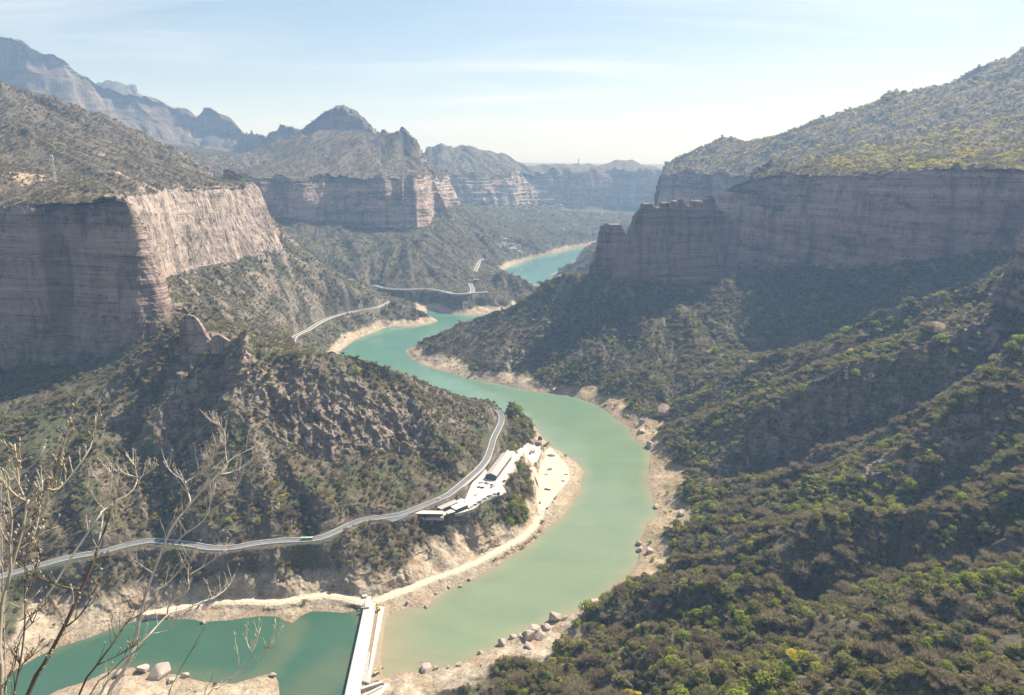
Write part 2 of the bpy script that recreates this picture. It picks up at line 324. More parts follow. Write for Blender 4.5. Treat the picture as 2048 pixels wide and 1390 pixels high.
def membrane(con, val):
    lv = [(con.astype(np.float32), val.astype(np.float32))]
    while min(lv[-1][0].shape) > 12:
        c, v = lv[-1]; a, b = c.shape; A, B = (a + 1) // 2 * 2, (b + 1) // 2 * 2
        cp = np.zeros((A, B), np.float32); vp = np.zeros((A, B), np.float32); cp[:a, :b] = c; vp[:a, :b] = v * c
        cc = cp.reshape(A//2, 2, B//2, 2).sum((1, 3)); vv = vp.reshape(A//2, 2, B//2, 2).sum((1, 3))
        lv.append(((cc > 0).astype(np.float32), np.where(cc > 0, vv / np.maximum(cc, 1e-9), 0)))
    u = np.full(lv[-1][0].shape, 250.0, np.float32)
    for k in range(len(lv) - 1, -1, -1):
        c, v = lv[k]
        if u.shape != c.shape:
            u = np.repeat(np.repeat(u, 2, 0), 2, 1)[:c.shape[0], :c.shape[1]]
        c = c > 0
        for it in range(160 if k > 1 else 90):
            u[c] = v[c]
            p = np.pad(u, 1, mode='edge')
            u = 0.25 * (p[:-2, 1:-1] + p[2:, 1:-1] + p[1:-1, :-2] + p[1:-1, 2:])
        u[c] = v[c]
    return u
H = membrane(con, val)
def blur(a, n=1):
    for _ in range(n):
        p = np.pad(a, 1, mode='edge')
        a = (4 * a + 2 * (p[:-2, 1:-1] + p[2:, 1:-1] + p[1:-1, :-2] + p[1:-1, 2:]) + p[:-2, :-2] + p[2:, :-2] + p[:-2, 2:] + p[2:, 2:]) / 16
    return a
H = blur(H, 2)
TH = TH0 + D * np.arange(NT); RR = np.exp(LR0 + D * np.arange(NR))
GX = np.sin(TH)[:, None] * RR[None, :]; GY = np.cos(TH)[:, None] * RR[None, :]; GR = np.broadcast_to(RR[None, :], GX.shape)
print('membrane', time.time() - T0)

def inside(poly, x, y):
    r = np.zeros(x.shape, bool)
    x0, y0 = poly[:, 0].min(), poly[:, 1].min(); x1, y1 = poly[:, 0].max(), poly[:, 1].max()
    sel = (x >= x0) & (x <= x1) & (y >= y0) & (y <= y1)
    xs, ys = x[sel], y[sel]; rr = np.zeros(xs.shape, bool)
    for a, b in zip(poly, np.roll(poly, -1, 0)):
        if a[1] == b[1]: continue
        c = ((a[1] > ys) != (b[1] > ys)) & (xs < (b[0] - a[0]) * (ys - a[1]) / (b[1] - a[1]) + a[0])
        rr ^= c
    r[sel] = rr
    return r
def dist_line(line, x, y, maxd, zs=False):
    """distance to a polyline (only cells within maxd of its box), with z of the nearest point"""
    d = np.full(x.shape, 1e9, np.float32); zz = np.zeros(x.shape, np.float32)
    for a, b in zip(line[:-1], line[1:]):
        sel = (x > min(a[0], b[0]) - maxd) & (x < max(a[0], b[0]) + maxd) & (y > min(a[1], b[1]) - maxd) & (y < max(a[1], b[1]) + maxd)
        if not sel.any(): continue
        xs, ys = x[sel], y[sel]; ab = b[:2] - a[:2]; t = np.clip(((xs - a[0]) * ab[0] + (ys - a[1]) * ab[1]) / (ab @ ab + 1e-9), 0, 1)
        dd = np.hypot(xs - a[0] - t * ab[0], ys - a[1] - t * ab[1]); cur = d[sel]
        better = dd < cur; cur[better] = dd[better]; d[sel] = cur
        zc = zz[sel]; zl = a[2] + t * (b[2] - a[2]); zc[better] = zl[better]; zz[sel] = zc
    return d, zz
WATER = inside(river, GX, GY) | inside(pool, GX, GY)
dsh, _ = dist_line(close(river), GX, GY, 160); dpl, _ = dist_line(close(pool), GX, GY, 160)
DSH = np.minimum(np.minimum(dsh, dpl), 160)

# slope-following gully noise
gth = np.gradient(H, D, axis=0) / GR; grr = np.gradient(H, D, axis=1) / GR
SLOPE = np.hypot(gth, grr)
st, ct = np.sin(TH)[:, None], np.cos(TH)[:, None]
sx = blur(gth * ct + grr * st, 3); sy = blur(-gth * st + grr * ct, 3); sl = np.hypot(sx, sy) + 1e-6
def gully(x, y, ddx, ddy, s):
    x0 = np.floor(x); y0 = np.floor(y); fx = (x - x0).astype(np.float32); fy = (y - y0).astype(np.float32)
    va = np.zeros(x.shape, np.float32); wt = np.zeros(x.shape, np.float32)
    for i in (-1, 0, 1):
        for j in (-1, 0, 1):
            jx = _h(x0 + i, y0 + j, 0, s); jy = _h(x0 + i, y0 + j, 0, s + 7)
            px = fx - i - jx; py = fy - j - jy
            w = np.exp(-(px * px + py * py) * 2.2); wt += w
            va += np.cos((px * ddx + py * ddy) * 6.28) * w
    return va / np.maximum(wt, 1e-6)
far = smooth(1500, 3600, GR)
steepw = np.clip(sl / 0.55, 0, 1)
nz = np.zeros_like(H); calmcl = 1 - 0.92 * smooth(1.0, 1.7, blur(sl, 4))
wx = vn2(GX / 190, GY / 190, 51) * 22; wy = vn2(GX / 190, GY / 190, 52) * 22
dx_, dy_ = -sy / sl, sx / sl
for lam, amp, s in ((150, 15, 3), (62, 7.0, 11), (27, 3.0, 19)):
    f = 1.0 / lam
    keep = smooth(1.2, 3.0, lam / (GR * D))
    g = gully((GX + wx) * f, (GY + wy) * f, dx_ * 1.15, dy_ * 1.15, s)
    nz += amp * steepw * g * keep * calmcl
nzf = np.zeros_like(H)
for lam, amp, s in ((420, 30, 33), (170, 9, 35)):
    n = 1 - 2 * np.abs(vn2((GX + wx) / lam, (GY + wy) / lam, s)); nzf += amp * n * smooth(1.2, 3, lam / (GR * D))
small = fbm2(GX / 40, GY / 40, 3, 61) * 2.4 + fbm2(GX / 9.0, GY / 9.0, 2, 71) * 0.8
fade = smooth(2, 45, DSH)
HN = H + (nz * fade + nzf * smooth(1800, 3600, GR) * steepw * (1 - 0.8 * smooth(1.0, 2.0, sl)) + small * smooth(0, 14, DSH) )
# flatten roads, tracks and yards
FLAT = np.ones_like(H)
def flatten(line, half, soft):
    global HN, FLAT
    d, zz = dist_line(line, GX, GY, half + soft + 30)
    k = 1 - smooth(half, half + soft, d)
    HN = HN * (1 - k) + zz * k; FLAT = np.minimum(FLAT, 1 - k)
    return d
flatten(track_a, 3.5, 6); flatten(track_b, 4.0, 6); flatten(track_c, 4.0, 5)
d_ra = flatten(road_a, 6.5, 8); flatten(road_b, 7.5, 8); flatten(road_c, 8.5, 9); flatten(road_d, 8.5, 9)
def flat_poly(poly, z, soft):
    global HN, FLAT
    ins = inside(poly, GX, GY); d, _ = dist_line(close(poly), GX, GY, soft + 20)
    k = np.where(ins, 1, 1 - smooth(0, soft, d)); HN = HN * (1 - k) + z * k; FLAT = np.minimum(FLAT, 1 - k)
    return ins
LOT_IN = flat_poly(lot, LOT_Z, 6); PAD_IN = flat_poly(pad, 9.0, 6); TER_IN = flat_poly(terr, 17.0, 5)
# under water
edge = fbm2(GX / 14, GY / 14, 3, 91) * 1.6
HN = np.where(WATER, -np.minimum(DSH * 0.35, 14) - 0.15 + 0.0 * edge, np.maximum(HN, 0.12 + np.minimum(DSH, 12) * 0.16 + np.clip(edge, 0, 1) * smooth(1, 8, DSH)))
print('height', time.time() - T0, NT, NR)

def sample(F, x, y):
    i, j = to_ij(x, y); i = np.clip(i, 0, NT - 1.001); j = np.clip(j, 0, NR - 1.001)
    i0 = np.floor(i).astype(int); j0 = np.floor(j).astype(int); a = i - i0; b = j - j0
    return (F[i0, j0] * (1-a) + F[i0+1, j0] * a) * (1-b) + (F[i0, j0+1] * (1-a) + F[i0+1, j0+1] * a) * b
def ground(x, y): return float(sample(HN, np.array([x]), np.array([y]))[0])

# ------------------------------------------------------------------ terrain surface: columns by azimuth, rows crowd where the ground is steep or seen
cols = np.concatenate([np.linspace(-1.0, -0.76, 60, endpoint=False), np.linspace(-0.76, 0.76, QCOL), np.linspace(0.76, 1.04, 70)[1:]])
NC, NW = len(cols), QROW
ci = (cols - TH0) / D; i0 = np.floor(ci).astype(int); fa = (ci - i0)[:, None]
prof = HN[i0] * (1 - fa) + HN[i0 + 1] * fa
lr = LR0 + D * np.arange(NR)
phi = np.arctan2(prof - CAM_H, RR[None, :])
hor = np.maximum.accumulate(phi, axis=1)
dphi = np.abs(np.diff(phi, axis=1)); vis = (np.diff(hor, axis=1) > 1e-6).astype(float)
w = dphi * (0.25 + 0.75 * vis) + 0.10 * D + 0.0008 * 0
near_fade = np.where(RR[1:] < 280, 0.25, 1.0)[None, :]
w = w * near_fade
w = blur(w, 3)
cum = np.concatenate([np.zeros((NC, 1)), np.cumsum(w, 1)], 1); cum /= cum[:, -1:]
q = np.linspace(0, 1, NW)
rowlr = np.stack([np.interp(q, cum[k], lr) for k in range(NC)])
rowh = np.stack([np.interp(rowlr[k], lr, prof[k]) for k in range(NC)])
rowr = np.exp(rowlr)
V = np.stack([np.sin(cols)[:, None] * rowr, np.cos(cols)[:, None] * rowr, rowh], -1)      # NC, NW, 3
def normals(V):
    a = np.gradient(V, axis=0); b = np.gradient(V, axis=1); n = np.cross(a, b)
    n *= np.sign(n[..., 2:3] + 1e-12); return n / (np.linalg.norm(n, axis=-1, keepdims=True) + 1e-9)
N = normals(V)
steep = smooth(0.70, 0.45, np.abs(N[..., 2]))     # 1 on rock walls
for _ in range(2): N = np.stack([blur(N[..., k], 2) for k in range(3)], -1)
hn = N[..., :2] / (np.linalg.norm(N[..., :2], axis=-1, keepdims=True) + 1e-6)
x, y, z = V[..., 0], V[..., 1], V[..., 2]
rr = np.hypot(x, y); sc = np.clip(rr / 1000, 0.7, 3.2)
wz = z + 6 * vn2(x / 160, y / 160, 5) + 0.03 * x
bed = vn3(x / 260, y / 260, wz / 11.0, 3) + 0.6 * vn3(x / 120, y / 120, wz / 4.7, 4) + 0.35 * vn3(x / 50, y / 50, wz / 2.2, 9)   # beds stand proud or recede
jx = x + 9 * vn2(x / 60, y / 60, 21); jy = y + 9 * vn2(x / 60, y / 60, 22)
joint = -np.abs(vn3(jx / (21 * sc), jy / (21 * sc), z / 190, 31)) * 2 + vn3(jx / (60 * sc), jy / (60 * sc), z / 300, 32) * 2.4                     # upright joints and buttresses
rough = vn3(x / 5.5, y / 5.5, z / 7, 41) + 0.5 * vn3(x / 2.6, y / 2.6, z / 3, 43)
calm = sample(FLAT, x, y) * (z > 1.0)
NEARC = np.zeros(x.shape, np.float32)
for rim_, foot_ in CLIFFS:
    mid_ = ((rim_ + foot_) / 2)[::8]; d_, _ = dist_line(mid_, x, y, 150); _, zf_ = dist_line(foot_[::8], x, y, 150); NEARC = np.maximum(NEARC, smooth(1.25, 0.8, d_ / (30 + 0.016 * rr)) * smooth(-14, 4, z - zf_))
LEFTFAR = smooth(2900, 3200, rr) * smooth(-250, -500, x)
steep = steep * np.maximum(NEARC, LEFTFAR); soft2 = smooth(-420, -520, x) * smooth(1060, 1160, y) * smooth(1700, 1650, y)     # the smooth pale wall

redz = smooth(150, 350, x) * smooth(2600, 2200, rr)
big = smooth(-0.05, 0.25, vn3(x / 170, y / 170, (wz + 0.22 * vn2(x / 90, y / 90, 8) * 60) / 42, 14))
disp = steep * calm * 7.0 * big * redz
disp += steep * calm * (1.7 * sc * bed * (1 - 0.8 * np.maximum(LEFTFAR, soft2)) + 4.6 * sc * joint * (1 - 0.35 * soft2) + 1.0 * rough)
crag = smooth(0.84, 0.70, np.abs(N[..., 2])) * calm * (1 - 0.7 * smooth(0, 120, x) * smooth(1000, 850, y) * smooth(0.55, 0.68, np.abs(N[..., 2]))) * smooth(3000, 1500, rr)
CRAGM = np.zeros(x.shape, np.float32)
for ln_, rad_ in (([(475,768,759),(540,797,759),(600,818,767),(670,834,783),(750,848,809),(805,863,831)], 30), ([(362,720,792),(365,800,766),(368,880,742),(385,950,716)], 26),
                  ([(1480,885,868),(1560,845,860),(1620,850,856),(1720,820,838),(1840,765,818),(1950,705,822)], 42), ([(1010,700,1325),(1080,640,1385)], 26), ([(1750,960,672),(1850,930,650),(1960,880,640)], 24)):
    d_, _ = dist_line(PT(ln_), x, y, 80); CRAGM = np.maximum(CRAGM, smooth(1.15, 0.6, d_ / rad_ + 0.25 * vn2(x / 16, y / 16, 48)))
colm = -np.abs(vn3(jx / 7, jy / 7, z / 60, 49)) * 2 - np.abs(vn3(jx / 17, jy / 17, z / 90, 50)) * 2
disp += CRAGM * calm * smooth(0.95, 0.8, np.abs(N[..., 2])) * (3.4 * colm + 1.6 * rough + 3.4)
disp += crag * (1 - steep) * (1.5 * rough + 2.2 * -np.abs(vn3(jx / 9, jy / 9, z / 40, 47)))
V[..., 0] += hn[..., 0] * disp; V[..., 1] += hn[..., 1] * disp
V[..., 2] += crag * rough * 0.5
N2 = normals(V)
print('surface', time.time() - T0)
# ------------------------------------------------------------------ material helpers
def new_mat(name, color=(0.5, 0.5, 0.5), rough=0.9, metal=0.0, spec=0.3):
    m = bpy.data.materials.new(name); m.use_nodes = True
    b = m.node_tree.nodes['Principled BSDF']
    b.inputs['Base Color'].default_value = (*color, 1); b.inputs['Roughness'].default_value = rough; b.inputs['Metallic'].default_value = metal
    b.inputs['Specular IOR Level'].default_value = spec
    return m
class G:
    """small node-graph helper"""
    def __init__(s, m): s.t = m.node_tree; s.b = s.t.nodes.get('Principled BSDF')
    def n(s, t, **k):
        o = s.t.nodes.new(t)
        for a, v in k.items(): setattr(o, a, v)
        return o
    def l(s, a, b): s.t.links.new(a, b)
    def setin(s, sock, v):
        if hasattr(v, 'is_output'): s.l(v, sock)
        else: sock.default_value = v
    def math(s, op, a, b=0.0, clamp=False):
        o = s.n('ShaderNodeMath', operation=op, use_clamp=clamp); s.setin(o.inputs[0], a); s.setin(o.inputs[1], b); return o.outputs[0]
    def mix(s, f, a, b, mode='MIX'):
        o = s.n('ShaderNodeMix', data_type='RGBA', blend_type=mode); s.setin(o.inputs[0], f); s.setin(o.inputs[6], a); s.setin(o.inputs[7], b); return o.outputs[2]
    def noise(s, vec, scale, detail=4, rough=0.55, dist=0.0):
        o = s.n('ShaderNodeTexNoise'); s.l(vec, o.inputs['Vector']); o.inputs['Scale'].default_value = scale; o.inputs['Detail'].default_value = detail; o.inputs['Roughness'].default_value = rough; o.inputs['Distortion'].default_value = dist; return o.outputs['Fac']
    def map(s, vec, scale=(1, 1, 1), rot=(0, 0, 0)):
        o = s.n('ShaderNodeMapping'); s.l(vec, o.inputs[0]); o.inputs['Scale'].default_value = scale; o.inputs['Rotation'].default_value = rot; return o.outputs[0]
    def ramp(s, f, *stops):
        o = s.n('ShaderNodeValToRGB'); e = o.color_ramp.elements
        while len(e) < len(stops): e.new(0.5)
        for k, (p, c) in enumerate(stops): e[k].position = p; e[k].color = (*c, 1) if len(c) == 3 else c
        s.l(f, o.inputs[0]); return o.outputs[0]
    def attr(s, name): return s.n('ShaderNodeAttribute', attribute_name=name)
    def geo(s): return s.n('ShaderNodeNewGeometry')
    def bump(s, h, strength, dist):
        o = s.n('ShaderNodeBump'); s.l(h, o.inputs['Height']); s.setin(o.inputs['Strength'], strength); o.inputs['Distance'].default_value = dist; s.l(o.outputs[0], s.b.inputs['Normal']); return o
def varied(name, color, amount=0.25, scale=1.0, rough=0.9, bump=0.0, bdist=0.1, metal=0.0, coords='Object'):
    """a plain material with uneven tone, grime and a little relief"""
    m = new_mat(name, color, rough, metal); g = G(m)
    v = g.n('ShaderNodeTexCoord').outputs[coords]
    n = g.noise(v, scale, 6, 0.6); n2 = g.noise(v, scale * 7.3, 3, 0.6)
    f = g.math('ADD', g.math('MULTIPLY', n, 0.7), g.math('MULTIPLY', n2, 0.3))
    lo = tuple(c * (1 - amount) for c in color); hi = tuple(min(1, c * (1 + amount)) for c in color)
    g.l(g.ramp(f, (0.3, lo), (0.7, hi)), g.b.inputs['Base Color'])
    if bump: g.bump(f, bump, bdist)
    return m

# ------------------------------------------------------------------ what grows or lies where (own colour of soil, rock, mud; shade added on the near left cliff)
x, y, z = V[..., 0], V[..., 1], V[..., 2]; rr = np.hypot(x, y)
nzv = N2[..., 2]
dsh_v = sample(DSH, x, y); flat_v = sample(FLAT, x, y)
Fb = smooth(0.0, 0.4, fbm2(x / 55, y / 55, 4, 101)); Fc = fbm2(x / 11, y / 11, 3, 111); Fd = vn2(x / 300, y / 300, 121)
rock = smooth(0.60, 0.46, nzv + 0.08 * Fc) * np.maximum(NEARC, LEFTFAR)
outc = smooth(0.80, 0.64, nzv + 0.12 * Fc) * smooth(2600, 1400, rr)              # broken outcrop on the hill sides
outc = outc * smooth(0.0, 0.5, vn2(x / 30, y / 30, 131) + 0.25) * (1 - 0.75 * smooth(0, 120, x) * smooth(1000, 850, y) * smooth(0.52, 0.68, nzv))
rock = np.maximum(rock, smooth(0.80, 0.62, nzv + 0.10 * vn2(x / 60, y / 60, 133)) * smooth(3000, 3400, rr) * smooth(-300, -700, x))
ROCK = np.maximum(rock, 0.70 * outc); ROCK = np.maximum(ROCK, CRAGM * smooth(0.93, 0.74, nzv + 0.14 * Fc) * 0.95)
shore_h = 13 + 6 * smooth(20, -40, x) * smooth(1100, 900, rr) + 5 * vn2(x / 45, y / 45, 141) + 2.0 * Fc
SHORE = smooth(1.25, 0.85, z / np.maximum(shore_h, 3)) * (dsh_v < 150) * smooth(4800, 4000, rr)
def C(r, g_, b): return np.array([r, g_, b])
def lerp(a, b, t): return a + (b - a) * t[..., None]
soil = lerp(np.broadcast_to(C(0.085, 0.072, 0.047), V.shape), C(0.125, 0.105, 0.068), smooth(-0.5, 0.7, Fc))
soil = lerp(soil, C(0.075, 0.085, 0.042), Fb * 0.75)
farm = smooth(1100, 2300, rr)
soil = lerp(soil, C(0.080, 0.073, 0.050), farm * 0.8) * (1 - 0.2 * smooth(2800, 3600, rr))[..., None]
soil = lerp(soil, C(0.085, 0.092, 0.050), farm * 0.6 * smooth(0, 0.5, vn2(x / 130, y / 130, 125)))
PLAT = smooth(338, 362, z)
soil = lerp(soil, C(0.118, 0.098, 0.076), PLAT * 0.75)
wz = z + 6 * vn2(x / 160, y / 160, 5) + 0.03 * x
bandk = 1 - 0.75 * soft2
band = bandk * vn3(x / 400, y / 400, wz / 9.0, 151) * 0.6 + vn3(x / 200, y / 200, wz / 3.1, 152) * 0.4
pale = lerp(np.broadcast_to(C(0.38, 0.305, 0.255), V.shape), C(0.48, 0.40, 0.335), smooth(-0.6, 0.6, band))
red = lerp(np.broadcast_to(C(0.30, 0.205, 0.172), V.shape), C(0.44, 0.32, 0.275), smooth(-0.6, 0.6, band))
redness = smooth(100, 400, x) * 0.9 + 0.12 + 0.25 * Fd + 0.55 * smooth(-380, -440, x) * smooth(985, 925, y) + 0.4 * smooth(2000, 2200, rr) * smooth(3000, 2700, rr)
rockc = lerp(pale, red, np.clip(redness, 0, 1))
streak = smooth(0.2, 0.7, vn3(x / 16, y / 16, z / 120, 161) + 0.5 * vn3(x / 33, y / 33, z / 160, 162))
rockc = rockc * (1 - 0.36 * streak[..., None]) * (1 - 0.15 * smooth(-380, -440, x) * smooth(985, 925, y))[..., None] * (1 - 0.5 * LEFTFAR[..., None])  # near left cliff: browner rock, its deeper shade also put into the colour
crc = lerp(np.broadcast_to(C(0.20, 0.165, 0.125), V.shape), C(0.315, 0.265, 0.205), smooth(-0.4, 0.6, vn3(x / 7, y / 7, z / 9, 171)))
rockc = lerp(rockc, crc, smooth(215, 165, z) * smooth(3000, 1200, rr) * 0.8)
ledge = smooth(0.0, 0.35, vn3(x / 130, y / 130, wz / 26, 181) + 0.5 * vn3(x / 30, y / 30, wz / 12, 182)) * smooth(0.12, 0.34, nzv)
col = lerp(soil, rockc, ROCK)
col = lerp(col, C(0.055, 0.062, 0.032), ledge * rock * 0.6)
mud = lerp(np.broadcast_to(C(0.295, 0.24, 0.170), V.shape), C(0.395, 0.335, 0.25), smooth(-0.5, 0.6, Fc))
mud = lerp(mud, C(0.33, 0.235, 0.15), smooth(0.1, 0.7, vn2(x / 22, y / 22, 191)) * 0.6)
mud = lerp(mud, C(0.33, 0.255, 0.16), smooth(20, 140, x) * 0.7)
mud = lerp(mud, C(0.21, 0.175, 0.09), smooth(0.0, 0.5, vn2(x / 60, y / 60, 195)) * smooth(20, 140, x) * 0.6)
waterline = smooth(3.2, 0.4, z)
mud = lerp(mud, C(0.25, 0.185, 0.13), waterline * 0.6)
col = lerp(col, mud, SHORE * (1 - 0.45 * rock))
# bare yards, cut slopes and scree
pinsd = np.zeros_like(x)
for poly in (pad, terr, lot):
    pinsd = np.maximum(pinsd, inside(poly, x, y))
col = lerp(col, C(0.52, 0.45, 0.35) * np.ones(3), pinsd * (0.85 + 0.15 * Fc.clip(-1, 1)))
dtr = np.full(x.shape, 1e9)
for L_ in (track_a, track_b, track_c): dtr = np.minimum(dtr, dist_line(L_, x, y, 20)[0])
trk = smooth(5.5, 3.0, dtr + 1.2 * Fc)
col = lerp(col, C(0.60, 0.50, 0.37), trk * 0.85)
for (su, sv, st_, rad) in ((1050,430,3900,80),(1110,405,4000,90),(1215,420,4100,110),(1150,425,4050,60)):
    q_ = P(su, sv, t=st_); dd = np.hypot((x - q_[0]) / 1.0, (y - q_[1]) / 2.2) / rad
    col = lerp(col, C(0.32, 0.26, 0.22), smooth(1.0, 0.3, dd) * smooth(0.0, 0.5, vn2(x / 14, y / 60, 135) + 0.3 * vn2(x / 7, y / 9, 136)) * 0.9 * (1 - rock))
for (su, sv, st_, rad) in ((60,352,990,34),(255,362,1180,22),(305,362,1230,24),(490,362,1560,22)):
    q_ = P(su, sv, t=st_); dd = np.hypot(x - q_[0], y - q_[1]) / rad
    col = lerp(col, C(0.42, 0.31, 0.21), smooth(1.0, 0.5, dd + 0.4 * Fc))
BARE = np.maximum.reduce([SHORE, pinsd, trk, rock, 1 - flat_v])
col = np.clip(col, 0.02, 0.8)

# ------------------------------------------------------------------ terrain material
MT = new_mat('hillside rock and soil', rough=0.95, spec=0.15); g = G(MT)
pos = g.geo().outputs['Position']
ac = g.attr('tint').outputs['Color']; ar = g.attr('rock').outputs['Fac']
f1 = g.noise(pos, 0.35, 5, 0.65); f2 = g.noise(pos, 0.045, 4, 0.6)
bedv = g.map(pos, (0.012, 0.012, 0.42)); beds = g.noise(bedv, 1.0, 5, 0.7, 0.4)
jv = g.map(pos, (0.12, 0.12, 0.05)); jn = g.noise(jv, 1.0, 5, 0.65, 0.6)
jw = g.map(pos, (0.085, 0.085, 0.010)); jl = g.noise(jw, 1.0, 3, 0.6, 0.3)
crack = g.math('MULTIPLY', g.math('ABSOLUTE', g.math('SUBTRACT', jl, 0.5)), 20.0, clamp=True)
crack = g.math('MAXIMUM', crack, g.math('MULTIPLY', g.math('SUBTRACT', g.noise(g.map(pos, (0.03, 0.03, 0.02)), 1.0, 3, 0.6), 0.42), 9.0, clamp=True))
gr = g.ramp(f1, (0.30, (0.62, 0.62, 0.62)), (0.70, (1.42, 1.42, 1.42)))
am = g.math('MULTIPLY', g.attr('massive').outputs['Fac'], 0.55)
rk = g.math('ADD', g.math('MULTIPLY', beds, g.math('SUBTRACT', 0.68, am)), g.math('MULTIPLY', jn, g.math('ADD', 0.32, am)))
rkc = g.ramp(rk, (0.37, (0.33, 0.32, 0.33)), (0.46, (0.90, 0.88, 0.87)), (0.66, (1.30, 1.28, 1.25)))
crk = g.ramp(crack, (0.0, (0.50, 0.48, 0.47)), (1.0, (1.0, 1.0, 1.0)))
rkc = g.mix(1.0, rkc, crk, 'MULTIPLY')
mul = g.mix(ar, gr, rkc)
base = g.mix(1.0, ac, mul, 'MULTIPLY')
g.l(base, g.b.inputs['Base Color'])
hgt = g.math('ADD', g.math('MULTIPLY', g.math('ADD', g.math('MULTIPLY', rk, 1.5), g.math('MULTIPLY', crack, 0.5)), ar), g.math('MULTIPLY', f1, 0.5))
g.bump(hgt, 0.9, 3.2)

# ------------------------------------------------------------------ split the surface into the land forms one can name
seeds = [  # name, label, plan points
 ('hill_left_spur', 'rocky scrub spur on the left above the winding road', [(-390,780),(-300,740),(-200,720),(-120,820),(-40,880),(-20,760),(-280,620),(-120,640),(-450,650),(-560,760)]),
 ('mountainside_left', 'brown wooded mountainside above the left cliffs', [(-900,1000),(-700,1150),(-800,1350),(-620,1480),(-1100,1400),(-750,930),(-620,960),(-520,1000)]),
 ('slope_left_bank', 'green slope below the pale lit cliff on the left bank', [(-480,1200),(-480,1400),(-420,1550),(-300,1720),(-560,1640),(-400,1350)]),
 ('mountain_mesa', 'central flat-topped mountain with a pointed summit', [(-500,2150),(-350,2200),(-200,2250),(-700,2200),(-500,2700),(-700,3100),(-300,2850),(-150,2600),(-900,3300),(0,2100)]),
 ('mountain_range_left', 'high jagged blue mountain range at the far left', [(-2600,3600),(-1800,3800),(-1400,4100),(-1200,2900),(-2000,2600),(-1500,1900)]),
 ('plateau_far', 'hazy plateau and scree slopes closing the valley', [(-100,3500),(200,3900),(500,3800),(0,4300),(800,4500),(100,3200),(-400,4300)]),
 ('hill_right_far', 'hill with pylons above the far right cliff', [(700,2600),(900,2900),(500,2150),(600,3200),(450,2600)]),
 ('mountainside_right', 'mountainside with yellow blossom above the right cliffs', [(900,1800),(1200,2000),(1600,2200),(1000,1550),(700,1600),(1500,1500)]),
 ('slope_pinnacle', 'shaded slope under the crenellated rock fin', [(150,1150),(250,1200),(0,1350),(-150,1450),(450,1250),(700,1250),(350,1100),(100,1500),(1000,1250)]),
 ('slope_right_near', 'wooded ridges of the near right bank', [(300,950),(500,900),(300,780),(450,650),(200,600),(250,450),(100,430),(300,300),(550,700),(150,700),(600,850),(200,850),(0,330)]),
 ('shore_lower_left', 'bare pale shore at the lower left corner', [(-250,440),(-350,430),(-160,420),(-330,330)]),
]
sp = np.array([p for s_ in seeds for p in s_[2]], float); si = np.array([k for k, s_ in enumerate(seeds) for _ in s_[2]])
idx = np.arange(NC * NW).reshape(NC, NW)
Q = np.stack([idx[:-1, :-1], idx[1:, :-1], idx[1:, 1:], idx[:-1, 1:]], -1).reshape(-1, 4)
VF = V.reshape(-1, 3)
fc = VF[Q].mean(1)
best = np.full(len(Q), 1e18); reg = np.zeros(len(Q), int)
for k in range(len(sp)):
    d2 = ((fc[:, 0] - sp[k, 0]) ** 2 + (fc[:, 1] - sp[k, 1]) ** 2) / (np.hypot(*sp[k]) ** 1.2)
    m_ = d2 < best; best[m_] = d2[m_]; reg[m_] = si[k]
rkf = rock.reshape(-1)[Q].mean(1); zf = fc[:, 2]
cl_lab = ['tall layered cliff in shade at the left edge and the pale lit cliff behind it', 'reddish cliff wall below the central flat-topped mountain', 'long hazy blue cliff wall at the end of the valley', 'long dark red layered cliff below the yellow hillside', 'shaded buttress at the right edge of the picture']
ncl = len(seeds)
for k, (rim_, foot_) in enumerate(CLIFFS):
    mid = (rim_ + foot_) / 2
    d, _ = dist_line(mid, fc[:, 0], fc[:, 1], 130)
    w_ = 34 + 0.016 * np.hypot(fc[:, 0], fc[:, 1])
    reg[(d < w_) & (rkf > 0.4) & (zf > 130)] = ncl + k
names = [(s_[0], s_[1]) for s_ in seeds] + [('cliff', l) for l in cl_lab]
tintF = col.reshape(-1, 3); rockF = ROCK.reshape(-1); massF = soft2.reshape(-1)
TERRAIN = []
for k, (nm, lab) in enumerate(names):
    q = Q[reg == k]
    if not len(q): continue
    used, inv = np.unique(q, return_inverse=True)
    o = mesh_np(nm, VF[used], inv.reshape(-1, 4), [MT], smooth=False, attrs={'tint': tintF[used], 'rock': rockF[used], 'massive': massF[used]})
    tag(o, label=lab, kind='structure'); TERRAIN.append(o)
print('terrain objects', time.time() - T0, len(Q))

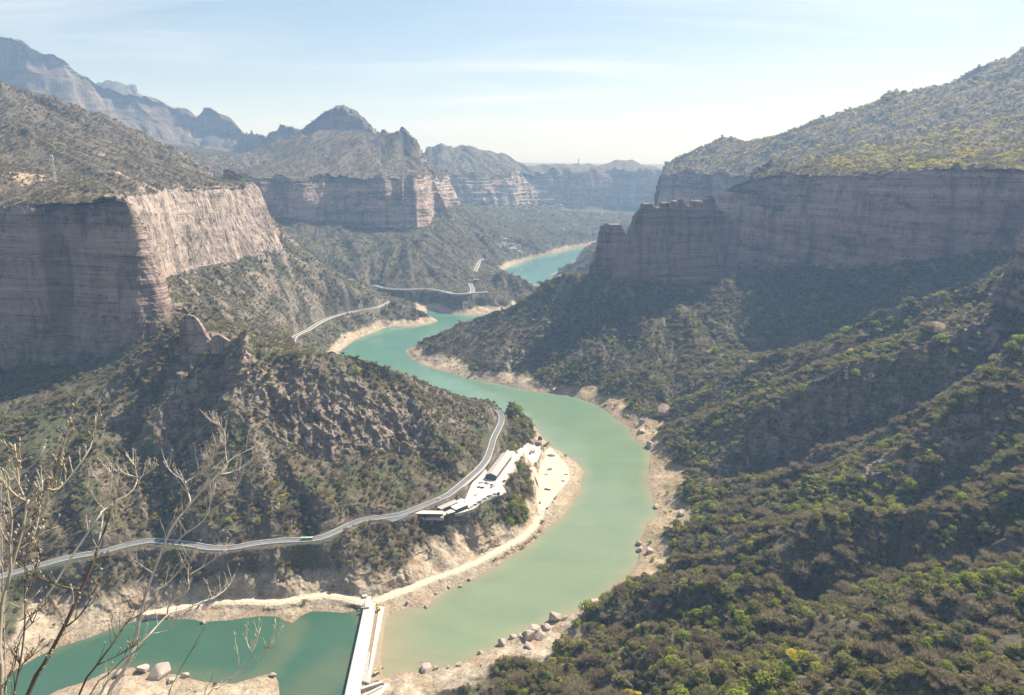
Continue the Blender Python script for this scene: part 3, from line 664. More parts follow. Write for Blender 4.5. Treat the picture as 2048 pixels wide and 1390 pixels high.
# ------------------------------------------------------------------ water
MW = new_mat('silty water', rough=0.09, spec=0.5); g = G(MW); g.b.inputs['IOR'].default_value = 1.33
pos = g.geo().outputs['Position']
n_ = g.noise(g.map(pos, (0.012, 0.03, 1)), 1.0, 4, 0.6, 0.8)
cmul = g.ramp(n_, (0.35, (0.92, 0.94, 0.96)), (0.65, (1.07, 1.05, 1.03)))
g.l(g.mix(1.0, g.attr('tint').outputs['Color'], cmul, 'MULTIPLY'), g.b.inputs['Base Color'])
wv = g.math('ADD', g.noise(pos, 0.9, 3, 0.6), g.math('MULTIPLY', g.noise(g.map(pos, (0.05, 0.16, 1)), 1.0, 4, 0.6, 0.5), 1.5)); g.bump(wv, 0.11, 0.3)
def water_obj(name, label, poly, tint):
    msk = inside(poly, GX, GY) | (dist_line(close(poly), GX, GY, 30)[0] < 12)
    st = 2; m2 = msk[:NT//st*st, :NR//st*st].reshape(NT//st, st, NR//st, st).any((1, 3))
    ii, jj = np.nonzero(m2)
    key = lambda i, j: i * (NR // st + 2) + j
    quad = np.stack([key(ii, jj), key(ii + 1, jj), key(ii + 1, jj + 1), key(ii, jj + 1)], -1)
    used, inv = np.unique(quad, return_inverse=True)
    ui = used // (NR // st + 2); uj = used % (NR // st + 2)
    th = TH0 + D * ui * st; r = np.exp(LR0 + D * uj * st); X = np.sin(th) * r; Y = np.cos(th) * r
    o = mesh_np(name, np.c_[X, Y, np.zeros(len(X))], inv.reshape(-1, 4), [MW], attrs={'tint': tint(X, Y)})
    return tag(o, label=label, kind='structure')
def river_tint(X, Y):
    r = np.hypot(X, Y); a = smooth(520, 1150, r + 60 * vn2(X / 150, Y / 150, 7))[:, None]; b = smooth(950, 1500, r)[:, None]; c = smooth(2000, 2700, r)[:, None]
    t = np.array([[0.170, 0.215, 0.130]]) * (1 - a) + np.array([[0.140, 0.205, 0.128]]) * a
    t = t * (1 - b) + np.array([[0.085, 0.185, 0.140]]) * b; t = t * (1 - c) + np.array([[0.085, 0.200, 0.200]]) * c
    d = dist_line(close(river), X, Y, 60)[0]; e = (smooth(16, 1, d) * smooth(1300, 900, r) * 0.55)[:, None]
    e2 = (smooth(55, 5, dist_line(PZ([(771,1241),(764,1276),(761,1320),(764,1349),(805,1343)], 0), X, Y, 90)[0]) * 0.6)[:, None]
    return (t * (1 - e) + np.array([[0.25, 0.225, 0.14]]) * e) * (1 - e2) + np.array([[0.27, 0.23, 0.14]]) * e2
def pool_tint(X, Y):
    t = np.array([[0.045, 0.102, 0.066]]) * np.ones((len(X), 1))
    e = np.zeros(len(X))
    for pts, wd in (([(590,1250),(575,1290),(545,1335),(500,1362)], 13), ([(690,1325),(650,1355),(610,1385),(600,1420)], 22), ([(230,1340),(300,1340),(470,1366)], 12), ([(117,1296),(234,1255)], 8), ([(712,1224),(718,1240)], 7)):
        d = dist_line(PZ(pts, 0), X, Y, 60)[0]; e = np.maximum(e, smooth(wd * 1.4, wd * 0.2, d + 4 * vn2(X / 12, Y / 12, 9)))
    e = e[:, None] * 0.34
    return t * (1 - e) + np.array([[0.16, 0.15, 0.085]]) * e
water_obj('river', 'silty green reservoir water winding up the gorge', river, river_tint)
water_obj('pool', 'dark green pool below the causeway', pool, pool_tint)
print('water', time.time() - T0)
# ------------------------------------------------------------------ trees and scrub
def leaf_mat(name, c1, c2, c3=None, trans=0.25):
    m = bpy.data.materials.new(name); m.use_nodes = True; t = m.node_tree; t.nodes.clear()
    o = t.nodes.new('ShaderNodeOutputMaterial'); d = t.nodes.new('ShaderNodeBsdfDiffuse'); tr = t.nodes.new('ShaderNodeBsdfTranslucent'); mx = t.nodes.new('ShaderNodeMixShader')
    oi = t.nodes.new('ShaderNodeObjectInfo'); rp = t.nodes.new('ShaderNodeValToRGB'); e = rp.color_ramp.elements
    e[0].color = (*c1, 1); e[1].color = (*c2, 1)
    if c3: k = e.new(0.55); k.color = (*c3, 1)
    ge = t.nodes.new('ShaderNodeNewGeometry')
    ad = t.nodes.new('ShaderNodeMath'); ad.operation = 'MULTIPLY_ADD'; t.links.new(ge.outputs['Random Per Island'], ad.inputs[0]); ad.inputs[1].default_value = 0.35
    sc = t.nodes.new('ShaderNodeMath'); sc.operation = 'MULTIPLY'; t.links.new(oi.outputs['Random'], sc.inputs[0]); sc.inputs[1].default_value = 0.72
    t.links.new(sc.outputs[0], ad.inputs[2]); t.links.new(ad.outputs[0], rp.inputs[0])
    t.links.new(rp.outputs[0], d.inputs[0]); t.links.new(rp.outputs[0], tr.inputs[0]); mx.inputs[0].default_value = trans
    t.links.new(d.outputs[0], mx.inputs[1]); t.links.new(tr.outputs[0], mx.inputs[2]); t.links.new(mx.outputs[0], o.inputs[0])
    return m
M_BARE = leaf_mat('bare grey-brown twigs', (0.185, 0.150, 0.098), (0.34, 0.285, 0.18), (0.26, 0.215, 0.128), 0.45)
M_OLIVE = leaf_mat('olive budding leaves', (0.185, 0.18, 0.068), (0.30, 0.265, 0.10), (0.23, 0.225, 0.078), 0.48)
M_FRESH = leaf_mat('fresh spring green leaves', (0.22, 0.27, 0.045), (0.42, 0.42, 0.075), (0.30, 0.34, 0.055), 0.5)
M_YEL = leaf_mat('yellow blossom', (0.50, 0.42, 0.06), (0.70, 0.58, 0.12), (0.58, 0.49, 0.07), 0.6)
M_DARK = leaf_mat('dark evergreen needles', (0.050, 0.075, 0.034), (0.090, 0.110, 0.050), None, 0.35)
M_TRUNK = varied('grey bark', (0.17, 0.14, 0.11), 0.3, 3.0)
rng = np.random.default_rng(7)
def crown_geo(n, leaf, seed, twig=False, flat=0.8, cone=False):
    r_ = np.random.default_rng(seed)
    nl = r_.integers(6, 10)
    a = r_.uniform(0, 6.28, nl); rad = np.sqrt(r_.uniform(0, 1, nl)) * 0.62
    cen = np.c_[np.cos(a) * rad, np.sin(a) * rad, r_.uniform(0.55, 1.15, nl) * (1.05 - 0.35 * rad)]
    lr_ = r_.uniform(0.30, 0.52, nl)
    if cone:
        cen = np.c_[np.zeros(nl), np.zeros(nl), np.linspace(0.35, 1.9, nl)]; lr_ = np.linspace(0.75, 0.18, nl)
    k = r_.choice(nl, n, p=lr_ ** 2 / (lr_ ** 2).sum())
    d = r_.normal(size=(n, 3)); d[:, 2] = np.abs(d[:, 2]) * 0.9 - 0.25; d /= np.linalg.norm(d, axis=1)[:, None]
    rr_ = lr_[k] * r_.uniform(0.55, 1.08, n)
    c = cen[k] + d * rr_[:, None] * np.array([1, 1, flat])
    if twig:
        up = d * np.array([1, 1, 0.6]) + np.array([0, 0, 0.7]) + r_.normal(size=(n, 3)) * 0.25; up /= np.linalg.norm(up, axis=1)[:, None]
        sd = np.cross(up, r_.normal(size=(n, 3))); sd /= np.linalg.norm(sd, axis=1)[:, None]
        L = leaf * r_.uniform(1.5, 3.2, n)[:, None]; W = leaf * r_.uniform(0.14, 0.26, n)[:, None]
        v = np.stack([c - up * L * 0.5 - sd * W, c - up * L * 0.5 + sd * W, c + up * L * 0.5], 1)
        f = np.arange(3 * n).reshape(n, 3)
    else:
        nn = d + r_.normal(size=(n, 3)) * 0.45 + np.array([0, 0, 0.25]); nn /= np.linalg.norm(nn, axis=1)[:, None]
        sd = np.cross(nn, r_.normal(size=(n, 3))); sd /= np.linalg.norm(sd, axis=1)[:, None]; fw = np.cross(nn, sd)
        s_ = leaf * r_.uniform(0.6, 1.25, n)[:, None]
        v = np.stack([c - sd * s_ * 0.6, c + fw * s_ * 0.55 + nn * s_ * 0.12, c + sd * s_ * 0.6, c - fw * s_ * 0.5], 1)
        f = np.arange(4 * n).reshape(n, 4)
    return v.reshape(-1, 3), f
def trunk_geo(seed, cone=False):
    r_ = np.random.default_rng(seed + 500); V_, F_ = [], []
    def tube(p, q, r0, r1):
        b = len(V_); p = np.array(p, float); q = np.array(q, float); ax = q - p; ax /= np.linalg.norm(ax); s_ = np.cross(ax, [0.3, 1, 0.2]); s_ /= np.linalg.norm(s_); t_ = np.cross(ax, s_)
        for c, r1_ in ((p, r0), (q, r1)):
            for i in range(5): V_.append(c + (s_ * math.cos(i * 1.2566) + t_ * math.sin(i * 1.2566)) * r1_)
        for i in range(5): F_.append((b + i, b + (i + 1) % 5, b + 5 + (i + 1) % 5, b + 5 + i))
    if cone: tube((0,0,-0.3), (0,0,1.7), 0.06, 0.015)
    else:
        top = (r_.uniform(-.08,.08), r_.uniform(-.08,.08), 0.45); tube((0,0,-0.35), top, 0.07, 0.05)
        for i in range(5):
            a = i * 1.2566 + r_.uniform(-.4,.4); q = (top[0] + math.cos(a) * r_.uniform(.3,.5), top[1] + math.sin(a) * r_.uniform(.3,.5), r_.uniform(.85, 1.2)); tube(top, q, 0.035, 0.012)
    return np.array(V_), np.array(F_)
PROTO = bpy.data.collections.new('plant kinds')
def mk_mesh(name, v, f, mat):
    me = bpy.data.meshes.new(name); k = f.shape[1]
    me.vertices.add(len(v)); me.vertices.foreach_set('co', v.astype(np.float32).ravel()); me.loops.add(f.size); me.loops.foreach_set('vertex_index', f.astype(np.int32).ravel())
    me.polygons.add(len(f)); me.polygons.foreach_set('loop_start', np.arange(0, f.size, k, dtype=np.int32)); me.materials.append(mat); me.update(calc_edges=True); return me
KINDS = []   # (crown mesh, trunk mesh) in near detail
spec = [('bare', M_BARE, True, 0), ('bare', M_BARE, True, 1), ('bare', M_BARE, True, 2), ('olive', M_OLIVE, False, 3), ('olive', M_OLIVE, False, 4), ('fresh', M_FRESH, False, 5), ('fresh', M_FRESH, False, 6), ('yellow', M_YEL, False, 7), ('dark', M_DARK, False, 8)]
for lod in (0, 1):
    for kname, mat, twig, sd_ in spec:
        n = (620 if twig else 430) if lod == 0 else (150 if twig else 90)
        leaf = (0.20 if twig else 0.17) if lod == 0 else (0.34 if twig else 0.34)
        v, f = crown_geo(n, leaf, 40 + sd_, twig)
        cm = mk_mesh('crown', v, f, mat)
        if lod == 0:
            tv, tf = trunk_geo(sd_); KINDS.append((kname, cm, mk_mesh('trunk', tv, tf, M_TRUNK)))
        ob = bpy.data.objects.new('plant_%d%d' % (lod, sd_), cm); PROTO.objects.link(ob)
NK = len(spec)
# scatter over the land that can be seen (with a margin), closer together where nearer
A4 = VF[Q]; e1 = A4[:, 2] - A4[:, 0]; e2 = A4[:, 3] - A4[:, 1]; crs = np.cross(e1, e2); area = 0.5 * np.linalg.norm(crs, axis=1); nf_ = crs / (2 * area[:, None] + 1e-9); nf_ *= np.sign(nf_[:, 2:3] + 1e-9)
rad_f = np.hypot(fc[:, 0], fc[:, 1])
phir = np.arctan2(rowh - CAM_H, rowr); horr = np.maximum.accumulate(phir, 1); seen = (phir > horr - 0.035)
seen_f = seen.reshape(-1)[Q].any(1)
bare_f = BARE.reshape(-1)[Q].mean(1); rocky_f = ROCK.reshape(-1)[Q].mean(1); ledge_f = (ledge * rock).reshape(-1)[Q].mean(1)
u_f, v_f, d_f = proj(fc)
inframe = (u_f > -160) & (u_f < 2210) & (v_f > -60) & (v_f < 1500) & (d_f > 0)
space = np.maximum(3.9, 0.0033 * rad_f)
# left bank scrub is lower and denser than the wood on the right
leftside = (fc[:, 0] < -20 + 0.02 * fc[:, 1])
space = np.where(leftside & (rad_f < 1400), 3.9, space); space = np.where(~leftside & (rad_f < 1000), 3.7, space)
keep = np.clip(1 - bare_f, 0, 1) * (1 - 0.78 * np.clip(rocky_f, 0, 1)) + 0.45 * ledge_f
keep = np.where(SHORE.reshape(-1)[Q].mean(1) > 0.3, 0.02, keep) * (zf > 3)
rockcliff = (reg >= ncl)
keep = np.where(rockcliff, 0.30 * ledge_f + 0.02 * (nf_[:, 2] > 0.35), keep)
dmr = np.full(len(fc), 1e9)
for L_, m_ in ((road_a, 6.0), (road_b, 7.0), (road_c, 8.0), (road_d, 8.0), (track_a, 4.5), (track_b, 4.5), (track_c, 4.5)):
    dd = dist_line(L_, fc[:, 0], fc[:, 1], 40)[0]; keep = np.where(dd < m_, 0, keep)
for poly in (lot, pad, terr): keep = np.where(inside(poly, fc[:, 0], fc[:, 1]), 0, keep)
keep *= (0.80 + 0.75 * fbm2(fc[:, 0] / 38, fc[:, 1] / 38, 3, 201)).clip(0.12, 1.25)
lam = area / space ** 2 * keep.clip(0, 1.2) * seen_f * inframe * (rad_f < 4300) * (rad_f > 250)
cntp = rng.poisson(lam)
fi = np.repeat(np.arange(len(Q)), cntp)
ra, rb = rng.uniform(0, 1, len(fi)), rng.uniform(0, 1, len(fi))
pts = (A4[fi, 0] * ((1-ra) * (1-rb))[:, None] + A4[fi, 1] * (ra * (1-rb))[:, None] + A4[fi, 2] * (ra * rb)[:, None] + A4[fi, 3] * ((1-ra) * rb)[:, None])
pr = rad_f[fi]
siz = space[fi] * rng.lognormal(-0.30, 0.40, len(fi)) * (1 + 0.25 * vn2(pts[:, 0] / 50, pts[:, 1] / 50, 203)) * np.where(leftside[fi], 0.58, np.where(pr < 1000, 1.0, 0.82)) * (1 - 0.22 * smooth(1100, 2200, pr))
siz *= np.where(ledge_f[fi] > 0.3, 0.7, 1) * (1 - 0.25 * smooth(338, 362, pts[:, 2]))
wet = fbm2(pts[:, 0] / 90, pts[:, 1] / 90, 3, 211) + 0.35 * rng.normal(size=len(fi))
green = 0.08 + 0.30 * smooth(0.0, 0.9, wet)
xx, yy, zz = pts.T
yel = smooth(500, 800, xx) * smooth(1080, 1180, yy) * smooth(340, 400, zz)           # the blossoming hillside on the right
rightw = ~leftside[fi]
nearshore = smooth(60, 15, sample(DSH, xx, yy))
p_fresh = np.where(rightw, 0.09 + 0.34 * smooth(0.1, 0.8, wet) + 0.35 * nearshore, 0.035 + 0.10 * smooth(0.2, 0.9, wet)) * smooth(2400, 900, pr)
plat = smooth(338, 362, zz)
p_yel = 0.55 * yel * smooth(0.0, 0.4, vn2(xx / 70, yy / 70, 221) + 0.25) + 0.004
p_dark = 0.02 + (1 - 0.7 * plat) * 0.14 * smooth(0.1, 0.7, vn2(xx / 120, yy / 120, 231)) + 0.35 * (ledge_f[fi] > 0.3)
p_olive = 0.27 + 0.25 * smooth(-0.1, 0.8, wet) + 0.2 * smooth(1000, 2000, pr); p_olive = p_olive * (1 - 0.5 * plat)
uu = rng.uniform(0, 1, len(fi)); kind = rng.integers(0, 3, len(fi))
c1 = p_fresh; c2 = c1 + p_yel; c3 = c2 + p_dark; c4 = c3 + p_olive
kind = np.where(uu < c1, 5 + rng.integers(0, 2, len(fi)), np.where(uu < c2, 7, np.where(uu < c3, 8, np.where(uu < c4, 3 + rng.integers(0, 2, len(fi)), kind))))
rotz = rng.uniform(0, 6.283, len(fi))
pu, pv, pd = proj(pts)
pix = siz / pd * FPX
# the 300 that show largest stand as single trees, the rest is one mass
vis_pt = (pu > 0) & (pu < 2048) & (pv > 20) & (pv < 1388)
hr = np.array([1.0]); order = np.argsort(-np.where(vis_pt & (nf_[fi, 2] > 0.2) & (phir.reshape(-1)[Q[fi, 0]] > horr.reshape(-1)[Q[fi, 0]] - 0.004), pix, 0))
BIG = order[:300]; rest = np.ones(len(fi), bool); rest[BIG] = False
print('plants', len(fi), time.time() - T0)
def scatter(name, label, sel):
    n = int(sel.sum())
    me = bpy.data.meshes.new(name); me.vertices.add(n); me.vertices.foreach_set('co', pts[sel].astype(np.float32).ravel())
    a = me.attributes.new('size', 'FLOAT', 'POINT'); a.data.foreach_set('value', siz[sel].astype(np.float32))
    a = me.attributes.new('turn', 'FLOAT', 'POINT'); a.data.foreach_set('value', rotz[sel].astype(np.float32))
    a = me.attributes.new('which', 'INT', 'POINT'); a.data.foreach_set('value', (kind[sel] + np.where(pix[sel] > 11, 0, NK)).astype(np.int32))
    o = bpy.data.objects.new(name, me); COL.objects.link(o); tag(o, label, kind='stuff')
    ng = bpy.data.node_groups.new(name, 'GeometryNodeTree'); ng.interface.new_socket('Geometry', in_out='INPUT', socket_type='NodeSocketGeometry'); ng.interface.new_socket('Geometry', in_out='OUTPUT', socket_type='NodeSocketGeometry')
    N_ = ng.nodes.new; gi = N_('NodeGroupInput'); go = N_('NodeGroupOutput'); ip = N_('GeometryNodeInstanceOnPoints'); ci_ = N_('GeometryNodeCollectionInfo')
    ci_.inputs['Collection'].default_value = PROTO; ci_.inputs['Separate Children'].default_value = True; ci_.inputs['Reset Children'].default_value = True
    def at(nm, dt):
        k = N_('GeometryNodeInputNamedAttribute'); k.data_type = dt; k.inputs[0].default_value = nm; return k.outputs['Attribute']
    mp_ = N_('GeometryNodeMeshToPoints'); ng.links.new(gi.outputs[0], mp_.inputs[0]); ng.links.new(mp_.outputs[0], ip.inputs['Points'])
    ng.links.new(ci_.outputs[0], ip.inputs['Instance']); ip.inputs['Pick Instance'].default_value = True
    ng.links.new(at('which', 'INT'), ip.inputs['Instance Index'])
    cx = N_('ShaderNodeCombineXYZ'); ng.links.new(at('turn', 'FLOAT'), cx.inputs[2]); ng.links.new(cx.outputs[0], ip.inputs['Rotation'])
    ng.links.new(at('size', 'FLOAT'), ip.inputs['Scale']); ng.links.new(ip.outputs[0], go.inputs[0])
    md = o.modifiers.new('plants', 'NODES'); md.node_group = ng
    return o
near_r = rest & rightw & (pr < 1250); left_r = rest & ~rightw & (pr < 1250)
scatter('woodland', 'brown and green spring woodland on the near right ridges', near_r)
scatter('scrub', 'low brown and olive scrub on the left spur', left_r)
scatter('distant_scrub', 'fine scrub and trees on the distant slopes and plateaus', rest & (pr >= 1250))
knames = {'bare': ('bare_tree', 'leafless grey-brown tree'), 'olive': ('budding_tree', 'olive budding tree'), 'fresh': ('leafy_tree', 'yellow-green leafy tree'), 'yellow': ('blossom_tree', 'yellow blossoming tree'), 'dark': ('evergreen_tree', 'dark evergreen')}
def place(u, v_):
    a = 'at the bottom edge' if v_ > 1330 else 'near the bottom' if v_ > 1250 else 'on the lowest ridge' if v_ > 1185 else 'above the lowest ridge' if v_ > 1100 else 'on the middle ridges'
    b = 'by the boulders' if u < 1150 else 'left end' if u < 1300 else 'left of centre' if u < 1430 else 'centre' if u < 1560 else 'right of centre' if u < 1690 else 'right part' if u < 1820 else 'far right' if u < 1940 else 'right edge'
    return a + ', ' + b
ms_ = np.median(siz[BIG]); WORD = ['first','second','third','fourth','fifth','sixth','seventh','eighth','ninth','tenth','eleventh','twelfth','thirteenth','fourteenth','fifteenth','sixteenth']
NUM = ['one','two','three','four','five','six','seven','eight','nine','ten','eleven','twelve','thirteen','fourteen','fifteen','sixteen']
same = {}
for k in BIG:
    sw = 'broad ' if siz[k] > 1.22 * ms_ else 'small ' if siz[k] < 0.86 * ms_ else ''
    same.setdefault(sw + knames[KINDS[kind[k]][0]][1] + ' ' + (place(pu[k], pv[k]) if not leftside[fi[k]] else 'on the left spur'), []).append(k)
for lab0, ks in same.items():
    ks.sort(key=lambda k: pu[k])
    for i_, k in enumerate(ks):
        kn, cm, tm = KINDS[kind[k]]; nm = knames[kn][0]
        root = bpy.data.objects.new(nm, None); COL.objects.link(root); root.location = pts[k]; root.rotation_euler = (0, 0, rotz[k]); root.scale = (siz[k],) * 3
        root.empty_display_size = 0.2
        lab = lab0 if len(ks) == 1 else '%s, %s of %s from left' % (lab0, WORD[min(i_, 15)], NUM[min(len(ks), 16) - 1])
        tag(root, lab, 'tree', nm.replace('_', ' ') + 's on the near slopes')
        for pn, me in (('crown', cm), ('trunk', tm)):
            c = bpy.data.objects.new(pn, me); COL.objects.link(c); c.parent = root
print('veg', time.time() - T0)
# ------------------------------------------------------------------ small mesh kit
class MB:
    def __init__(s): s.v = []; s.f = []
    def box(s, c, size, rot=0.0, taper=1.0):
        cx, cy, cz = c; a, b, h = size; k = len(s.v); co, si_ = math.cos(rot), math.sin(rot)
        for z_, tp in ((cz, 1.0), (cz + h, taper)):
            for x_, y_ in ((-a/2, -b/2), (a/2, -b/2), (a/2, b/2), (-a/2, b/2)):
                x_, y_ = x_ * tp, y_ * tp; s.v.append((cx + x_ * co - y_ * si_, cy + x_ * si_ + y_ * co, z_))
        s.f += [(k,k+3,k+2,k+1),(k+4,k+5,k+6,k+7),(k,k+1,k+5,k+4),(k+1,k+2,k+6,k+5),(k+2,k+3,k+7,k+6),(k+3,k,k+4,k+7)]; return s
    def bar(s, p, q, r0, r1=None, n=5):
        r1 = r0 if r1 is None else r1; p = Vector(p); q = Vector(q); ax = (q - p).normalized(); u_ = ax.orthogonal().normalized(); w_ = ax.cross(u_); k = len(s.v)
        for c, r_ in ((p, r0), (q, r1)):
            for i in range(n): a = 2 * math.pi * i / n; s.v.append(tuple(c + (u_ * math.cos(a) + w_ * math.sin(a)) * r_))
        for i in range(n): s.f.append((k + i, k + (i+1) % n, k + n + (i+1) % n, k + n + i))
        s.f.append(tuple(range(k + n - 1, k - 1, -1))); s.f.append(tuple(range(k + n, k + 2 * n))); return s
    def prism(s, poly, z0, z1):
        """upright prism over a plan polygon; z1 may be a list per corner"""
        k = len(s.v); n = len(poly); zt = z1 if hasattr(z1, '__len__') else [z1] * n; zb = z0 if hasattr(z0, '__len__') else [z0] * n
        s.v += [(p[0], p[1], b) for p, b in zip(poly, zb)] + [(p[0], p[1], t) for p, t in zip(poly, zt)]
        s.f += [tuple(range(k + n - 1, k - 1, -1)), tuple(range(k + n, k + 2 * n))] + [(k + i, k + (i+1) % n, k + n + (i+1) % n, k + n + i) for i in range(n)]; return s
    def raw(s, v, f): k = len(s.v); s.v += [tuple(p) for p in v]; s.f += [tuple(i + k for i in q) for q in f]; return s
    def build(s, name, mat, parent=None, smooth=False):
        o = link_mesh(name, s.v, s.f, mat, parent, smooth)
        bm = bmesh.new(); bm.from_mesh(o.data); bmesh.ops.recalc_face_normals(bm, faces=bm.faces); bm.to_mesh(o.data); bm.free(); return o
def empty(name, loc=(0, 0, 0), rz=0.0):
    o = bpy.data.objects.new(name, None); COL.objects.link(o); o.location = loc; o.rotation_euler = (0, 0, rz); o.empty_display_size = 0.5; return o
def copy_tree(o, parent=None):
    c = o.copy(); COL.objects.link(c); c.parent = parent
    for ch in o.children: copy_tree(ch, c)
    return c

M_ASPH = varied('worn asphalt', (0.15, 0.15, 0.155), 0.25, 0.15, 0.9, coords='Object')
M_WHITE = varied('whitewashed parapet', (0.62, 0.60, 0.56), 0.15, 0.4)
M_CONC = varied('pale concrete', (0.54, 0.495, 0.43), 0.16, 0.12, 0.9)
M_CONC2 = varied('grey concrete', (0.36, 0.345, 0.325), 0.2, 0.3, 0.9)
M_GRAVEL = varied('pale gravel', (0.60, 0.54, 0.45), 0.35, 1.2, 0.95, 0.8, 0.5)
M_EARTH = varied('wet brown earth', (0.27, 0.19, 0.125), 0.3, 0.5, 0.95, 0.7, 0.4)
M_ROOF = varied('weathered roof sheet', (0.37, 0.335, 0.31), 0.14, 0.25, 0.7)
M_DARK2 = varied('dark grey and shaded faces', (0.085, 0.088, 0.095), 0.2, 0.4, 0.7)  # dark grey parts; on the shed gable the tone stands for shade
M_WALL = varied('white plaster', (0.70, 0.68, 0.64), 0.12, 0.5)
M_GLASS = new_mat('dark window glass', (0.03, 0.035, 0.045), 0.15, 0.0, 0.6)
M_STEEL = varied('galvanised steel', (0.42, 0.42, 0.43), 0.15, 2.0, 0.5, metal=0.5)
M_RUBBER = new_mat('black rubber', (0.02, 0.02, 0.02), 0.9)
M_YELL = varied('yellow machine paint', (0.55, 0.36, 0.05), 0.2, 1.5, 0.6)
M_CREAM = varied('cream painted roof', (0.66, 0.57, 0.44), 0.12, 0.3)
M_TILE = varied('grey tile roof', (0.20, 0.19, 0.185), 0.2, 0.8)
M_BOULD = varied('pale boulder stone', (0.40, 0.335, 0.285), 0.28, 0.5, 0.95, 0.7, 0.25)
M_BOULD2 = varied('pinkish sandstone', (0.29, 0.22, 0.18), 0.28, 0.3, 0.95, 0.8, 0.4)
M_PINN = None

# ------------------------------------------------------------------ roads
def catmull(p, step=6.0):
    p = np.asarray(p); q = np.vstack([2 * p[0] - p[1], p, 2 * p[-1] - p[-2]]); out_ = []
    for i in range(1, len(q) - 2):
        n = max(2, int(np.linalg.norm(q[i+1] - q[i]) / step)); t = np.linspace(0, 1, n, endpoint=False)[:, None]
        a, b, c, d = q[i-1], q[i], q[i+1], q[i+2]
        out_.append(0.5 * (2*b + (c - a) * t + (2*a - 5*b + 4*c - d) * t**2 + (3*b - a - 3*c + d) * t**3))
    return np.vstack(out_ + [p[-1:]])
def sweep(path, prof):
    """closed cross-section (offset right, up) carried along a path"""
    d = np.gradient(path[:, :2], axis=0); d /= np.linalg.norm(d, axis=1)[:, None]; n = np.c_[d[:, 1], -d[:, 0]]; k = len(prof); v = []; f = []
    for i, p in enumerate(path):
        for o_, u_ in prof: v.append((p[0] + n[i, 0] * o_, p[1] + n[i, 1] * o_, p[2] + u_))
    for i in range(len(path) - 1):
        for j in range(k): f.append((i * k + j, i * k + (j+1) % k, (i+1) * k + (j+1) % k, (i+1) * k + j))
    f += [tuple(range(k)), tuple(range((len(path) - 1) * k + k - 1, (len(path) - 1) * k - 1, -1))]
    return v, f
def road(name, label, pts, w, up=0.45, walls=True, mat=None, wh=0.9, ww=0.55):
    path = catmull(pts); v, f = sweep(path, [(-w/2, up), (w/2, up), (w/2 + 0.4, up - 3.0), (-w/2 - 0.4, up - 3.0)])
    o = MB().raw(v, f).build(name, mat or M_ASPH); tag(o, label, kind='structure')
    if walls:
        for s_ in (-1, 1):
            e = s_ * (w/2 + ww/2 + 0.05); v, f = sweep(path, [(e - ww/2, up + wh), (e + ww/2, up + wh), (e + ww/2, up - 2.6), (e - ww/2, up - 2.6)])
            MB().raw(v, f).build('parapet', M_WHITE, o)
    return o
road('road', 'grey asphalt road winding round the left spur', road_a, 7.2, wh=0.8, ww=0.42)
road('road', 'asphalt road along the left bank below the pale cliff', road_b, 8.0, 0.6, wh=0.9, ww=0.9)
road('road', 'distant road bending along the far bank to the viaduct', road_c, 9.0, 0.8, wh=1.0, ww=1.2)
road('road', 'short far stretch of road above the lake', road_d, 9.0, 0.8, wh=1.0, ww=1.2)
jn_ = PZ([(770,1037),(785,1040),(800,1034),(812,1028)], ROAD_Z)
road('road', 'asphalt spur leading down to the long cream roof', jn_, 9.0, 0.40, walls=False)
M_TRACK = varied('pale dirt track', (0.56, 0.47, 0.35), 0.2, 0.25, 0.95, 0.4, 0.3)
road('dirt_track', 'pale dirt track along the shore left of the causeway', track_a, 4.6, 0.25, walls=False, mat=M_TRACK)
road('dirt_track', 'pale dirt track climbing from the causeway to the work yard', track_b, 4.6, 0.25, walls=False, mat=M_TRACK)
road('dirt_track', 'short white track joining the work yard and the car park', track_c, 5.5, 0.25, walls=False, mat=M_CONC)

# ------------------------------------------------------------------ car park, work yard slabs
def slab(name, label, poly, z, mat, th=1.2, kind='structure'):
    o = MB().prism([p[:2] for p in poly], z - th, z).build(name, mat); return tag(o, label, kind=kind)
slab('car_park', 'bright concrete car park beside the long shed', lot, LOT_Z + 0.30, M_CONC)
slab('work_yard', 'dusty white construction yard on the point', pad, 9.28, varied('dusty crushed stone', (0.52, 0.45, 0.34), 0.22, 0.08, 0.95, 0.5, 0.3))
slab('work_terrace', 'small white concrete terrace above the work yard', terr, 17.3, M_CONC)
# retaining wall along the lower edge of the car park
rw = catmull(PZ([(1012,984),(1008,990),(985,995),(968,1004),(945,1020),(910,1030)], LOT_Z), 4)
v, f = sweep(rw, [(-0.3, 1.1), (0.3, 1.1), (0.3, -6), (-0.3, -6)])
tag(MB().raw(v, f).build('retaining_wall', M_CONC2), 'curved retaining wall below the row of parked cars', 'wall')
rw = catmull(PZ([(1082,893),(1082,905),(1073,926)], 17.0), 4); v, f = sweep(rw, [(-0.3, 0.6), (0.3, 0.6), (0.3, -9), (-0.3, -9)])
tag(MB().raw(v, f).build('retaining_wall', M_CONC2), 'dark retaining wall on the right edge of the work terrace', 'wall')

